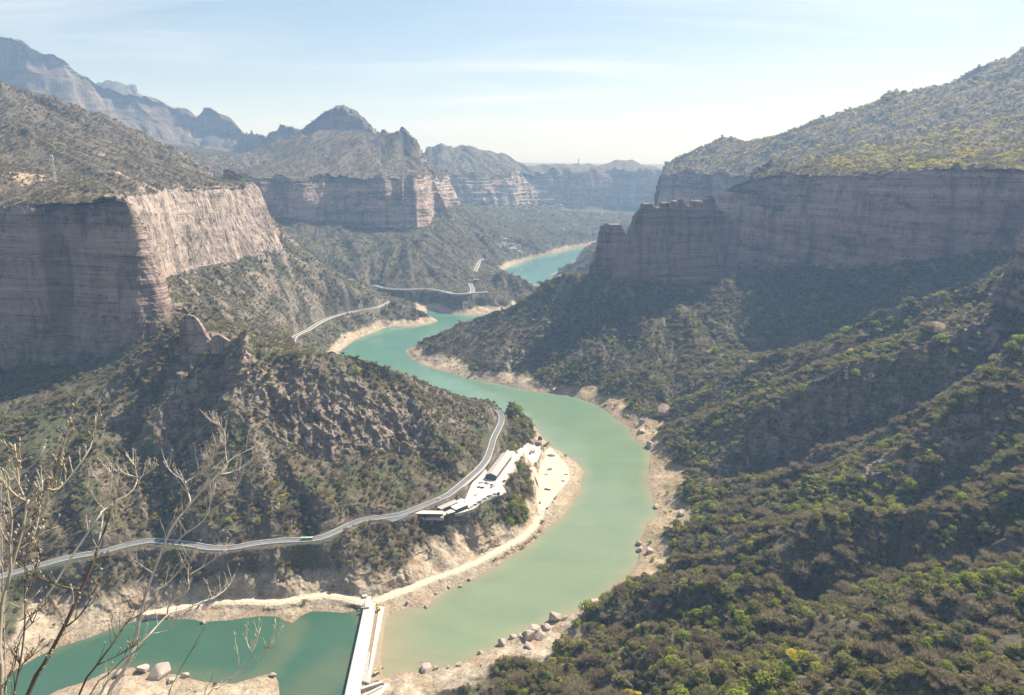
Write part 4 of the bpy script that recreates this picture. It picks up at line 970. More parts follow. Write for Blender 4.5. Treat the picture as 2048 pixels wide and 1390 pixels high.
# ------------------------------------------------------------------ causeway (unfinished dam)
def pz(u, v, z): q = P(u, v, z=z); return (q[0], q[1])
dam = empty('causeway', (*pz(725, 1290, 0), 0)); tag(dam, 'pale concrete causeway between the green pool and the silty river', 'causeway')
def dpart(name, mat, pts, z0, z1):
    m = MB().prism([pz(u, v, z1) for u, v in pts], z0, z1); ox, oy, _ = dam.location; m.v = [(a - ox, b - oy, c) for a, b, c in m.v]; return m.build(name, mat, dam)
dpart('deck', M_CONC, [(728,1216),(690,1392),(668,1500),(716,1500),(720,1392),(723,1363),(731,1320),(738,1290),(749,1226),(752,1206),(741,1206)], -6, 4.5)
dpart('abutment', M_CONC, [(736.5,1177),(744,1176),(739,1214),(729,1215)], -4, 5.6)
dpart('edge_wall', M_CONC2, [(727,1217),(728.2,1217),(690.2,1392),(668,1500),(666.5,1500),(688.6,1392)], -6, 5.0)
dpart('ditch', M_EARTH, [(750,1226),(738.6,1290),(733,1318),(741,1320),(749,1275),(757,1226)], -4, 3.4)
dpart('grey_slab', M_CONC2, [(733,1303),(740.5,1303),(734,1364),(724,1362)], -4, 3.9)
dpart('gravel_berm', M_GRAVEL, [(758,1212),(768,1214),(760,1256),(753,1290),(746,1325),(739,1365),(733,1364),(741,1318),(748,1276),(756,1228)], -4, 4.2)
dpart('mud_bank', varied('pale mud', (0.30, 0.245, 0.175), 0.25, 0.4, 0.95, 0.6, 0.4), [(768,1216),(778,1212),(776,1230),(770,1250),(764,1290),(760,1330),(757,1360),(740,1364),(747,1325),(754,1290),(761,1256)], -4, 2.4)
dpart('channel_wall', M_CONC, [(722,1374),(766,1361),(767,1364),(723,1378)], -3, 5.5)
dpart('channel_wall', M_CONC, [(727,1388),(764,1370),(765,1373),(728,1392)], -3, 5.2)
dpart('apron', M_CONC, [(728,1392),(765,1373),(772,1366),(780,1368),(760,1392),(735,1430)], -3, 4.0)
dpart('cross_beam', M_CONC2, [(722,1213.5),(738,1212),(738,1214),(722,1215.5)], 2, 6.2)
tag(MB().prism([pz(u, v, 7) for u, v in [(723,1189),(735,1182),(734,1192),(725,1193)]], 2, 7).build('concrete_block', M_CONC), 'white concrete block at the inland end of the causeway', 'block')
dam_objs = dam

# ------------------------------------------------------------------ buildings
def frame2(a, b):
    """local frame: origin a, x along a->b"""
    a = np.array(a[:2]); b = np.array(b[:2]); d = b - a; L = np.linalg.norm(d); return a, L, math.atan2(d[1], d[0])
def long_shed():
    a, L, rz = frame2(P(992.5, 960.5, z=LOT_Z), P(1024, 917, z=LOT_Z)); W, h, hr_ = 12.5, 5.6, 8.0; z0 = LOT_Z + 0.3
    o = empty('shed', (a[0], a[1], z0), rz); tag(o, 'long shed with ridged grey roof and dark gable beside the car park', 'building')
    MB().box((L/2, W/2 + 0.4, 0), (L - 0.8, W - 1.6, h)).build('wall', M_WALL, o)
    for s_, nm in ((0, 'roof_slope'), (1, 'roof_slope')):
        y0, y1 = (-0.9, W/2) if s_ == 0 else (W/2, W + 0.9); za, zb = (h - 0.3, hr_) if s_ == 0 else (hr_, h - 0.3)
        MB().raw([(-0.8,y0,za),(L,y0,za),(L,y1,zb),(-0.8,y1,zb),(-0.8,y0,za+.3),(L,y0,za+.3),(L,y1,zb+.3),(-0.8,y1,zb+.3)], [(3,2,1,0),(4,5,6,7),(0,1,5,4),(1,2,6,5),(2,3,7,6),(3,0,4,7)]).build(nm, M_ROOF, o)
    MB().box((L/2 - 0.4, W/2, hr_ + 0.12), (L, 0.5, 0.35)).build('ridge_cap', M_CONC, o)
    MB().prism([(-1.2,-0.4),(-1.2,W+0.4),(-0.85,W+0.4),(-0.85,-0.4)], 0, [h,h,h,h]).build('gable', M_DARK2, o)  # gable end turned from the sun: its shade is in the dark colour
    MB().raw([(-1.0,-0.4,h),(-1.0,W+0.4,h),(-1.0,W/2,hr_),(-0.6,-0.4,h),(-0.6,W+0.4,h),(-0.6,W/2,hr_)], [(0,2,1),(3,4,5),(0,1,4,3),(1,2,5,4),(2,0,3,5)]).build('gable', M_DARK2, o)
    for i in range(14):
        xx_ = 2 + i * (L - 4) / 13
        MB().box((xx_, -0.3, 0), (0.5, 0.5, h - 0.2)).build('column', M_DARK2, o)
        if i < 13: MB().box((xx_ + (L - 4) / 26, 0.95, 0.6), ((L - 4) / 13 - 1.3, 0.5, h - 2.2)).build('window', M_GLASS, o)
    for i in range(8):
        for k_, yy_ in enumerate((W * 0.25, W * 0.75)):
            MB().box((4 + i * (L - 8) / 7, yy_, h + (hr_ - h) * 0.5 + 0.12), (1.6, 1.1, 0.35)).build('skylight', M_WALL, o)
    return o
long_shed()
def flat_house(name, label, p0, p1, depth, h, wall, roofm, z, windows=5, over=0.5):
    a, L, rz = frame2(P(*p0, z=z), P(*p1, z=z)); o = empty(name, (a[0], a[1], z), rz); tag(o, label, 'building')
    MB().box((L/2, depth/2, -2), (L, depth, h + 2)).build('wall', wall, o)
    MB().box((L/2, depth/2, h + 0.003), (L + 2*over, depth + 2*over, 0.45)).build('roof', roofm, o)
    for i in range(windows):
        MB().box((L * (i + 0.5) / windows, -0.04, h * 0.3), (L / windows * 0.62, 0.22, h * 0.5)).build('window', M_GLASS, o)
    MB().box((L * 0.9, -0.06, 0), (1.3, 0.25, 2.3)).build('door', M_DARK2, o)
    return o
flat_house('service_building', 'low grey-roofed building at the left end of the car park', (883,1026), (917,1011), 6.5, 4.2, M_DARK2, M_ROOF, LOT_Z + 0.3)
flat_house('service_building', 'small white flat-roofed block between grey roof and parked cars', (912,1027), (936,1017), 8.5, 4.6, M_DARK2, M_WALL, LOT_Z + 0.3, 4)
flat_house('service_building', 'tiny white flat-roofed annex behind the low grey roof', (919,1013), (930,1007), 5.5, 3.6, M_DARK2, M_WALL, LOT_Z + 0.3, 2)
flat_house('kiosk', 'narrow white kiosk at the corner of the car park', (896,1033), (910,1029), 4.5, 3.2, M_DARK2, M_CONC, LOT_Z + 0.3, 3)
def canopy():
    a, L, rz = frame2(P(811, 1035, z=40), P(886, 1036, z=40)); o = empty('canopy', (a[0], a[1], 40), rz); tag(o, 'long cream flat roof on posts beside the road', 'canopy')
    MB().box((L/2, 3.2, 4.2), (L, 6.4, 0.7)).build('roof', M_CREAM, o)
    MB().box((L/2, 5.6, -3), (L - 1, 0.5, 7.2)).build('back_wall', M_DARK2, o)
    for i in range(9): MB().box((1 + i * (L - 2) / 8, 0.5, -3), (0.5, 0.5, 7.2)).build('post', M_DARK2, o)
    MB().box((L/2, 3.2, -3), (L, 6.2, 3.1)).build('base', M_CONC2, o)
canopy()
# site huts, stacks and machines in the yard
for u, v_, a_, s_, lab in ((1065,905,0.2,(7,3,2.8),'orange-roofed site cabin on the white terrace'),(1100,939,0.1,(5,2.2,2.4),'small grey site cabin in the middle of the work yard')):
    q = P(u, v_, z=17.3 if u < 1080 else 9.3); o = empty('site_cabin', tuple(q), a_); tag(o, lab, 'cabin')
    MB().box((0,0,0), s_).build('wall', M_WALL, o); MB().box((0,0,s_[2]), (s_[0]+.4, s_[1]+.4, 0.25)).build('roof', varied('faded red sheet', (0.45,0.22,0.12), .2, 1) if u < 1080 else M_ROOF, o)
def pile(name, label, u, v_, z, r, h, mat, seed):
    r_ = np.random.default_rng(seed); q = P(u, v_, z=z); V_ = []; F_ = []; nr, na = 7, 18
    for i in range(nr):
        t = i / (nr - 1)
        for j in range(na):
            a = j / na * 6.283; rad = r * t * (1 + r_.uniform(-.15,.15)); V_.append((q[0] + math.cos(a) * rad * 1.4, q[1] + math.sin(a) * rad, z - 0.2 + h * (1 - t) * (1 + r_.uniform(-.2,.2)) if i else z + h))
    for i in range(nr - 1):
        for j in range(na): F_.append((i*na+j, i*na+(j+1)%na, (i+1)*na+(j+1)%na, (i+1)*na+j))
    o = link_mesh(name, V_, F_, mat); return tag(o, label, 'pile')
pile('debris_pile', 'dark pile of scrap at the head of the work yard', 1102, 911, 9.3, 5.0, 1.8, M_DARK2, 3)
pile('debris_pile', 'reddish pile of rebar at the right of the work yard', 1132, 949, 9.3, 2.6, 1.2, varied('rusty steel', (0.22,0.12,0.08), .3, 2), 4)
pile('debris_pile', 'brown heap near the middle right of the work yard', 1126, 962, 9.3, 2.6, 1.5, M_EARTH, 5)
pile('debris_pile', 'grey heap of timber left of the yard centre', 1093, 949, 9.3, 3.0, 1.4, M_CONC2, 6)

# ------------------------------------------------------------------ vehicles
def car_proto(paint):
    o = empty('parked_car'); L, W = 4.5, 1.8
    prof = [(-2.2,.35),(2.2,.35),(2.25,.75),(1.9,.9),(1.0,.98),(-1.9,1.0),(-2.25,.85)]
    n = len(prof); v = [(x_, s_ * W/2, z_) for s_ in (-1, 1) for x_, z_ in prof]; f = [tuple(range(n-1,-1,-1)), tuple(range(n, 2*n))] + [(i, (i+1)%n, n+(i+1)%n, n+i) for i in range(n)]
    MB().raw(v, f).build('body', paint, o)
    cab = [(-1.95,1.0),(1.0,.98),(.35,1.5),(-1.5,1.5)]; n = 4; v = [(x_, s_ * (W/2 - (.08 if z_ < 1.2 else .22)), z_) for s_ in (-1, 1) for x_, z_ in cab]
    MB().raw(v, [(3,2,1,0),(4,5,6,7),(0,1,5,4),(1,2,6,5),(2,3,7,6),(3,0,4,7)]).build('window', M_GLASS, o)
    MB().box((-.55,0,1.5), (1.85, 1.34, .06)).build('roof', paint, o)
    for x_ in (-1.4, 1.4):
        for s_ in (-1, 1): MB().bar((x_, s_ * (W/2 - .2), .33), (x_, s_ * (W/2 + .02), .33), .33, n=10).build('wheel', M_RUBBER, o)
    return o
PAINT = {k: new_mat(k + ' car paint', c, 0.35, 0.0, 0.5) for k, c in {'white': (.72,.72,.70), 'silver': (.42,.43,.45), 'black': (.025,.025,.03), 'red': (.33,.03,.03), 'blue': (.04,.08,.22), 'grey': (.14,.14,.15)}.items()}
proto = {k: None for k in PAINT}
def put_car(color, u, v_, z, ang, label, group=None):
    q = P(u, v_, z=z)
    if proto[color] is None: proto[color] = o = car_proto(PAINT[color])
    else:
        o = copy_tree(proto[color])
        if 'group' in o: del o['group']
    o.location = (q[0], q[1], z + 0.02); o.rotation_euler = (0, 0, ang); tag(o, label, 'car', group); return o
rowc = ['white','silver','white','black','white','grey','black','white','silver','blue','white','black','grey','white','black','white','black']
row = catmull(PZ([(942,1019),(958,1010),(972,1001),(985,994),(1004,988)], LOT_Z), 3)
ords = ['first','second','third','fourth','fifth','sixth','seventh','eighth','ninth','tenth','eleventh','twelfth','thirteenth','fourteenth','fifteenth','sixteenth','last']
cl = np.concatenate([[0], np.cumsum(np.linalg.norm(np.diff(row, axis=0), axis=1))])
for i, c in enumerate(rowc):
    s_ = cl[-1] * (i + .3) / len(rowc); q = np.array([np.interp(s_, cl, row[:, k]) for k in range(3)]); q2 = np.array([np.interp(s_ + 1, cl, row[:, k]) for k in range(3)])
    a = math.atan2(q2[1] - q[1], q2[0] - q[0]) + R(100); pu_, pv_, _ = proj(q + np.array([math.cos(a) * 3.4, math.sin(a) * 3.4, 0]))
    put_car(c, float(pu_), float(pv_), LOT_Z + .32, a, '%s parked car, %s from the left in the row at the car park edge' % (c, ords[i]), 'cars parked along the car park edge')
for i, (u, v_) in enumerate([(960,966),(966,965),(972,967),(977,968),(983,970),(988,971)]):
    c = ['silver','white','black','white','grey','white'][i]; put_car(c, u, v_, LOT_Z + .32, R(52), '%s car, %s of six parked in front of the shed gable' % (c, ords[i]), 'cars in front of the shed')
for c, u, v_, a, lab in (('red',958,975,20,'red car parked alone left of the shed gable'),('black',965,976,25,'black car beside the lone red car in the car park'),('grey',983,975,60,'grey car apart below the shed gable'),('black',1008,963,60,'dark car at the car park entrance by the track'),('white',952,990,60,'white car in the middle of the car park')):
    put_car(c, u, v_, LOT_Z + .32, R(a), lab)
for c, u, v_, a, z_, lab in (('black',1080,1006,80,9.3,'dark car on the left side of the lower yard'),('grey',1094,1017,60,9.3,'grey car nearest the water in the lower yard'),('white',1107,1003,70,9.3,'white car on the right of the lower yard'),('black',1109,999,70,9.3,'black car between two others at the right of the lower yard'),('silver',1112,994,70,9.3,'silver car at the upper right of the lower yard'),('blue',1092,979,10,9.3,'blue car in the middle of the work yard'),('grey',1098,980,10,9.3,'grey car right of the blue one in the work yard'),('black',1060,908,90,17.3,'black car on the white terrace'),('grey',1055,884,20,17.6,'grey car at the head of the track above the terrace')):
    put_car(c, u, v_, z_, R(a), lab)
q = P(878, 998, z=ROAD_Z + .5); o = put_car('white', 878, 998.5, ROAD_Z + .46, R(36), 'white car driving alone on the road above the car park'); o.name = 'driving_car'
def bus():
    q = P(614, 1080, z=ROAD_Z + .45); o = empty('bus', (q[0], q[1], ROAD_Z + .47), R(3)); tag(o, 'green and white bus on the winding road below the crags', 'bus')
    gm = varied('green bus paint', (0.10, 0.26, 0.13), 0.12, 0.8, 0.45); wm = varied('pale green bus paint', (0.35, 0.50, 0.36), 0.1, 0.8, 0.45)
    MB().box((0,0,.45), (11.5,2.5,1.0)).build('lower_body', gm, o)
    MB().box((0,0,1.453), (11.4,2.42,1.1)).build('window_band', M_GLASS, o)
    MB().box((0,0,2.556), (11.5,2.5,.45)).build('roof', wm, o)
    MB().box((-2,0,3.008), (2.2,1.5,.3)).build('roof_unit', wm, o); MB().box((2.5,0,3.008), (1.6,1.5,.25)).build('roof_unit', wm, o)
    for i in range(8): MB().box((-5.2 + i * 1.48, 0, 1.456), (.14, 2.52, 1.097)).build('pillar', gm, o)
    for x_ in (-3.6, 3.6):
        for s_ in (-1, 1): MB().bar((x_, s_ * .95, .5), (x_, s_ * 1.28, .5), .5, n=12).build('wheel', M_RUBBER, o)
bus()
def excavator(u, v_, z, rz, paint, lab, boom=True):
    q = P(u, v_, z=z); o = empty('excavator', (q[0], q[1], z), rz); tag(o, lab, 'excavator')
    for s_ in (-1, 1): MB().box((0, s_ * 1.1, 0), (3.8, .6, .9)).build('track', M_RUBBER, o)
    MB().box((-.4,0,.95), (3.2,2.5,1.2)).build('house', paint, o)
    cb = MB().box((.5,.75,2.153), (1.4,1.0,1.1)).build('cab', paint, o); MB().box((.55,.75,2.4), (1.5,1.04,.6)).build('window', M_GLASS, cb)
    MB().bar((1.0,-.3,1.9), (3.6,-.3,4.4), .32, .26).bar((3.6,-.3,4.4), (6.0,-.3,3.6), .26, .2).build('boom', paint, o)
    MB().bar((6.0,-.3,3.6), (6.8,-.3,1.2), .2, .16).build('arm', paint, o)
    MB().box((6.9,-.3,.3), (1.0,1.1,.9), 0, .7).build('bucket', M_DARK2, o)
excavator(752, 1347, 3.0, R(50), varied('pale yellow machine paint', (.55,.45,.22), .2, 2), 'yellow excavator with raised boom on the mud beside the causeway')
excavator(757, 1219, 4.4, R(120), M_YELL, 'dark yellow excavator at the head of the causeway ditch')
# ------------------------------------------------------------------ rock fin with its battlements, and the smaller outcrops
def rock_tint(p, redn=0.85, seed=0):
    x_, y_, z_ = p.T; wz_ = z_ + 3 * vn2(x_ / 60, y_ / 60, 5 + seed)
    band_ = vn3(x_ / 400, y_ / 400, wz_ / 7.0, 151) * 0.6 + vn3(x_ / 200, y_ / 200, wz_ / 2.6, 152) * 0.4
    t = smooth(-0.6, 0.6, band_)[:, None]
    a = (np.array([0.36, 0.285, 0.235]) * (1-t) + np.array([0.45, 0.375, 0.315]) * t); b = (np.array([0.255, 0.18, 0.16]) * (1-t) + np.array([0.36, 0.265, 0.235]) * t)
    c = a * (1 - redn) + b * redn; s_ = smooth(0.15, 0.6, vn3(x_ / 9, y_ / 9, z_ / 90, 161))[:, None]
    return c * (1 - 0.3 * s_) * (0.8 if redn > 0.8 else 1.0)
def fin(name, label, prof, yfun, zbase, thick, step, cat, parent_kind='thing', redn=0.85, amp=1.0, seed=0):
    """upright rock blade: skyline from (X, z) pairs, beds that stand proud or recede, upright joints"""
    prof = np.array(prof); X = np.arange(prof[0, 0], prof[-1, 0] + step * 0.5, step); zt = np.interp(X, prof[:, 0], prof[:, 1])
    nz_ = int(max(24, (zt.max() - zbase) / (step * 0.8))); t = np.linspace(0, 1, nz_)
    XX = np.repeat(X[:, None], nz_, 1); ZZ = zbase + (zt - zbase)[:, None] * t[None, :]
    edge_ = np.minimum(X - X[0], X[-1] - X); th = thick * (0.35 + 0.65 * smooth(0, thick * 1.2, edge_))
    yc = yfun(X)
    hfrac = (ZZ - zbase) / max(zt.max() - zbase, 1)
    half = th[:, None] / 2 * (1.15 - 0.55 * hfrac) * (1 - 0.15 * t[None, :])
    def face(sgn):
        x_, z_ = XX, ZZ; y_ = yc[:, None] + sgn * half
        wz_ = z_ + 2.5 * vn2(x_ / 60, y_ / 60, 5 + seed)
        bed_ = vn3(x_ / 90, y_ / 90, wz_ / 6.5, 3 + seed) + 0.7 * vn3(x_ / 45, y_ / 45, wz_ / 2.7, 4 + seed)
        jt = -np.abs(vn3(x_ / 13, y_ / 40, z_ / 120, 31 + seed)) * 2.2 + 1.6 * vn3(x_ / 34, y_ / 60, z_ / 160, 32 + seed)
        rg = vn3(x_ / 3.5, y_ / 3.5, z_ / 3, 41 + seed)
        d = amp * (1.5 * bed_ + 3.0 * jt + 0.7 * rg)
        return np.stack([x_ + amp * 1.2 * (bed_ + rg), y_ + sgn * d, z_], -1)
    F_, B_ = face(-1), face(1)
    nx = len(X); grid = np.concatenate([F_, B_[:, ::-1]], 1); m_ = grid.shape[1]       # front up, back down
    V_ = grid.reshape(-1, 3); id_ = np.arange(nx * m_).reshape(nx, m_)
    q1 = np.stack([id_[:-1, :-1], id_[1:, :-1], id_[1:, 1:], id_[:-1, 1:]], -1).reshape(-1, 4)
    ends = []
    for e, fl in ((0, False), (nx - 1, True)):
        for j in range(nz_ - 1):
            qd = [id_[e, j], id_[e, j+1], id_[e, m_-2-j], id_[e, m_-1-j]]; ends.append(qd[::-1] if fl else qd)
    Q_ = np.vstack([q1, np.array(ends)])
    o = mesh_np(name, V_, Q_, [MT], smooth=False, attrs={'tint': rock_tint(V_, redn, seed), 'rock': np.ones(len(V_))})
    return tag(o, label, cat)
sky_t = [(1179,532),(1188,517),(1195,482),(1196,473),(1201,450),(1209,444),(1217,447),(1234,447),(1240,450),(1245,461),(1250,468),(1255,470),(1259,458),(1261,447),(1268,429),(1277,419),(1280.5,414),(1281,406),(1298,406),(1299,411),(1311,413),(1316,411),(1317,404),(1331,403),(1332,411),(1341,411),(1342,401),(1349,400),(1350,397),(1359,397),(1360,407),(1369,411),(1379,411),(1380,401),(1396,400),(1397,406),(1404,405),(1405,397),(1410,395),(1411,389),(1416,389),(1417,395),(1422,397),(1423,407),(1430,412),(1431,416),(1437,420),(1448,422),(1454,428),(1457,435),(1463,440),(1466,447),(1472,455),(1476,473),(1479,502),(1481,531),(1486,562)]
pr_ = []
for u, v_ in sky_t:
    q = P(u, v_, t=1405); pr_.append((q[0], q[2]))
fin('rock_fin', 'crenellated dark red rock fin with a small tower on its left', pr_, lambda X_: 1415 + 0.06 * (X_ - 310), 125.0, 72.0, 0.95, 'rock')
q0 = P(388, 690, t=795)
pp = []
for u, v_ in [(362,672),(368,645),(372,632),(384,625),(398,629),(405,640),(411,652),(416,668),(430,690)]:
    q = P(u, v_, t=795); pp.append((q[0], q[2]))
fin('rock_outcrop', 'blocky layered outcrop on the crest below the left cliff', pp, lambda X_: q0[1] + 0 * X_, q0[2] - 22, 22.0, 0.5, 'rock', redn=0.7, amp=0.5, seed=3)
pp = []
for u, v_ in [(420,684),(428,672),(440,668),(452,676),(462,684),(470,694)]:
    q = P(u, v_, t=785); pp.append((q[0], q[2]))
fin('rock_outcrop', 'low broken rock right of the blocky layered outcrop', pp, lambda X_: P(440,680,t=785)[1] + 0 * X_, P(440,690,t=785)[2] - 10, 12.0, 0.5, 'rock', redn=0.2, amp=0.4, seed=8)

def boulder_mesh(seed, flat=0.75, n=22):
    """angular block: hull of scattered points, edges worn a little"""
    r_ = np.random.default_rng(seed); bm = bmesh.new()
    p = r_.normal(size=(n, 3)); p /= np.linalg.norm(p, axis=1)[:, None]; p /= np.abs(p).max(1)[:, None] ** 0.55
    p *= r_.uniform(0.75, 1.0, (n, 1)); p *= np.array([r_.uniform(0.95, 1.25), r_.uniform(0.7, 0.95), flat])
    for q in p: bm.verts.new(q)
    ret = bmesh.ops.convex_hull(bm, input=bm.verts); bmesh.ops.delete(bm, geom=[v for v in bm.verts if not v.link_faces], context='VERTS')
    bmesh.ops.bevel(bm, geom=list(bm.edges), offset=0.06, segments=1, affect='EDGES', profile=0.5)
    me = bpy.data.meshes.new('boulder'); bm.to_mesh(me); bm.free(); return me
BM = [boulder_mesh(100 + i, [0.75, 0.9, 0.6, 0.8, 1.1, 0.7][i]) for i in range(6)]
for m_ in BM: m_.materials.append(M_BOULD)
BM2 = [boulder_mesh(220 + i, 0.8, 15) for i in range(3)]
for m_ in BM2: m_.materials.append(M_BOULD2)
shore_b = [  # u, v, width in photo pixels, label
 (1027,1276,13,'grey boulder at the water just left of the big rock group'),(1004,1291,20,'flat pale boulder lying lowest left of the rock group'),(1069,1264,27,'largest block of the near-shore rock group'),(1078,1281,23,'leaning block at the right of the near-shore rock group'),
 (1057,1287,25,'split block in the middle of the near-shore rock group'),(1056,1305,19,'half-buried block at the foot of the near-shore rock group'),(1045,1278,14,'small round rock behind the near-shore group'),(1111,1241,26,'big light boulder standing in the water edge right of the group'),
 (1095,1262,17,'grey rock between the group and the light boulder'),(1088,1256,13,'small rock beside the grey rock of the near shore'),(1130,1244,12,'low rock right of the big light boulder'),(1174,1257,13,'pale cube of rock on the slope above the near shore'),
 (852,1338,21,'rounded pale boulder alone on the near shore by the causeway'),(872,1338,11,'small boulder right of the lone rounded one'),(918,1331,13,'low white boulder on the spit of the near shore'),(961,1306,10,'pair-like white stone at the water on the near shore'),(897,1336,8,'tiny white stone left of the low white boulder'),
 (1168,1221,15,'dark-shadowed block at the bend of the near shore'),(1187,1212,17,'flat slab near the bend of the near shore'),(1179,1226,15,'tilted slab below the flat slab of the near shore'),(1192,1204,10,'small block above the flat slab of the near shore'),
 (1279,1100,13,'white ledge stone at the water on the right bank'),(1276,1088,12,'upper white ledge stone on the right bank'),(1312,1013,14,'pale stone in the notch of the right bank'),(1300,1110,14,'pale block inland on the right bank strip'),(1360,1048,14,'white rubble block at the upper edge of the right bank strip'),
 (1284,868,16,'grey block on the bank below the great brown boulder'),(1300,893,17,'pale flat block at the bend below the great brown boulder'),(1283,855,12,'small block left of the great brown boulder'),
 (898,1174,8,'white stone at the water on the spur shore'),(921,1172,8,'second white stone at the water on the spur shore'),(938,1159,7,'third white stone farther right on the spur shore'),(872,1187,7,'white stone by the mud flat of the spur shore'),(852,1213,8,'white stone lowest on the mud flat'),(815,1208,9,'stone on the mud close to the causeway'),
 (545,1351,20,'tan boulder at the tip of the lower left spit'),(285,1340,34,'tan boulder behind the great pale slab'),(370,1352,22,'round stone right of the great pale slab'),(345,1366,26,'small slab leaning on the great pale slab'),(240,1352,30,'tan rock at the lower left water edge'),(407,1243,14,'pink stone on the pool shore'),
]
for i, (u, v_, wpx, lab) in enumerate(shore_b):
    q = P(u, v_, z=1.0); r_ = (0.60 if u > 600 else 0.40) * wpx / FPX * (q[1] * cP - (q[2] - CAM_H) * sP)
    gz = max(ground(q[0], q[1]), 0.0) if u < 740 or True else 0
    o = bpy.data.objects.new('boulder', BM[i % 6]); COL.objects.link(o); o.location = (q[0], q[1], gz + r_ * 0.30); o.scale = (r_,) * 3; o.rotation_euler = (0.2 * math.sin(i), 0.2 * math.cos(i * 2), i * 1.7)
    tag(o, lab, 'boulder', 'boulders along the water')
q = P(318, 1345, z=6); r_ = 0.5 * 52 / FPX * 560
o = bpy.data.objects.new('boulder', BM[2]); COL.objects.link(o); o.location = tuple(q + np.array([0, 0, -2.0])); o.scale = (r_ * 1.1, r_ * 0.8, r_ * 1.25); o.rotation_euler = (0.35, -0.7, 0.6); tag(o, 'great pale slab leaning on the lower left shore', 'boulder')
for u, v_, t_, wpx, lab, k in [(1870,680,862,44,'great pink sandstone block on the ridge below the right buttress',0),(1327,834,1085,38,'great brown boulder above the bend of the right bank',1),(1503,741,1043,24,'brown block on the crest left of the right basin',2),(1976,1228,436,34,'pinkish rock among trees at the lower right',1),(1615,772,866,20,'white-topped rock at the crest of the dark crag',2),(1128,1280,497,20,'dark upright rock above the near shore group',0)]:
    q = P(u, v_, t=t_); gz = ground(q[0], q[1]); r_ = 0.52 * wpx / FPX * t_
    o = bpy.data.objects.new('boulder', BM2[k]); COL.objects.link(o); o.location = (q[0], q[1], gz + r_ * 0.15); o.scale = (r_, r_, r_ * (1.5 if wpx == 20 and t_ < 600 else 1.05)); o.rotation_euler = (0.25, -0.3, k * 1.3); tag(o, lab, 'boulder')

# loose stones on the drawn-down shores, too many to count
STN = bpy.data.collections.new('stone kinds')
for i in range(4):
    me_ = boulder_mesh(300 + i, 0.7, 9); me_.materials.append(M_BOULD); STN.objects.link(bpy.data.objects.new('stone_%d' % i, me_))
shf = SHORE.reshape(-1)[Q].mean(1) * (rad_f < 1500) * (zf > 0.1) * seen_f * inframe * (keep < 0.5)
for L_, m_ in ((track_a, 3.6), (track_b, 3.6)): shf = np.where(dist_line(L_, fc[:, 0], fc[:, 1], 20)[0] < m_, 0, shf)
clus = smooth(-0.1, 0.7, fbm2(fc[:, 0] / 18, fc[:, 1] / 18, 2, 301))
lam2 = area * shf * (0.03 + 0.13 * clus) * (1 - (bare_f < 0.2)) * np.where(pinsd.reshape(-1)[Q].mean(1) > 0.2, 0.03, 1)
cs = rng.poisson(lam2); fj = np.repeat(np.arange(len(Q)), cs); ra, rb = rng.uniform(0, 1, len(fj)), rng.uniform(0, 1, len(fj))
ps = (A4[fj, 0] * ((1-ra) * (1-rb))[:, None] + A4[fj, 1] * (ra * (1-rb))[:, None] + A4[fj, 2] * (ra * rb)[:, None] + A4[fj, 3] * ((1-ra) * rb)[:, None])
ss_ = 0.36 * rng.lognormal(0, 0.62, len(fj)) * np.clip(rad_f[fj] / 600, 0.8, 2.0)
def scatter_stones():
    me = bpy.data.meshes.new('shore_stones'); n = len(ps); me.vertices.add(n); me.vertices.foreach_set('co', ps.astype(np.float32).ravel())
    for nm, ar_, ty in (('size', ss_, 'FLOAT'), ('turn', rng.uniform(0, 6.28, n), 'FLOAT')):
        a = me.attributes.new(nm, ty, 'POINT'); a.data.foreach_set('value', ar_.astype(np.float32))
    a = me.attributes.new('which', 'INT', 'POINT'); a.data.foreach_set('value', rng.integers(0, 4, n).astype(np.int32))
    o = bpy.data.objects.new('shore_stones', me); COL.objects.link(o); tag(o, 'loose pale stones scattered along the bare shores', kind='stuff')
    ng = bpy.data.node_groups['scrub'].copy()
    for nd in ng.nodes:
        if nd.bl_idname == 'GeometryNodeCollectionInfo': nd.inputs['Collection'].default_value = STN
    o.modifiers.new('stones', 'NODES').node_group = ng
scatter_stones(); print('stones', len(ps), time.time() - T0)
# ------------------------------------------------------------------ masts and pylons
def lattice(name, label, base, h, w0, w1, cat, arms=(), r=0.12, mat=None, panels=None):
    o = empty(name, base); tag(o, label, cat); mat = mat or M_STEEL
    for sx_ in (-1, 1):
        for sy_ in (-1, 1): MB().bar((sx_ * w0, sy_ * w0, -1), (sx_ * w1, sy_ * w1, h), r, r * .7, 4).build('leg', mat, o)
    m_ = MB(); n = 7
    for i in range(n):
        z0_, z1_ = h * i / n, h * (i + 1) / n; a, b = w0 + (w1 - w0) * i / n, w0 + (w1 - w0) * (i + 1) / n
        for (x0, y0, x1, y1) in ((-1,-1,1,-1),(1,-1,1,1),(1,1,-1,1),(-1,1,-1,-1)):
            m_.bar((x0*a, y0*a, z0_), (x1*b, y1*b, z1_), r * .5, n=3); m_.bar((x1*a, y1*a, z0_), (x0*b, y0*b, z1_), r * .5, n=3)
    m_.build('bracing', mat, o)
    for zf_, half_ in arms: MB().bar((-half_, 0, h * zf_), (half_, 0, h * zf_), r * 1.3, n=4).bar((-half_, 0, h * zf_), (0, 0, h * zf_ + half_ * .35), r, n=4).bar((half_, 0, h * zf_), (0, 0, h * zf_ + half_ * .35), r, n=4).build('cross_arm', mat, o)
    for zf_ in (panels or ()):
        for i in range(3): a = i * 2.094; MB().box((math.cos(a) * 1.6, math.sin(a) * 1.6, h * zf_), (0.5, 0.9, 3.0), a).build('antenna', M_WALL, o)
    return o
q = P(112, 366, t=985); q[2] = ground(q[0], q[1]); htop = Zv(q[1], 309) - q[2]
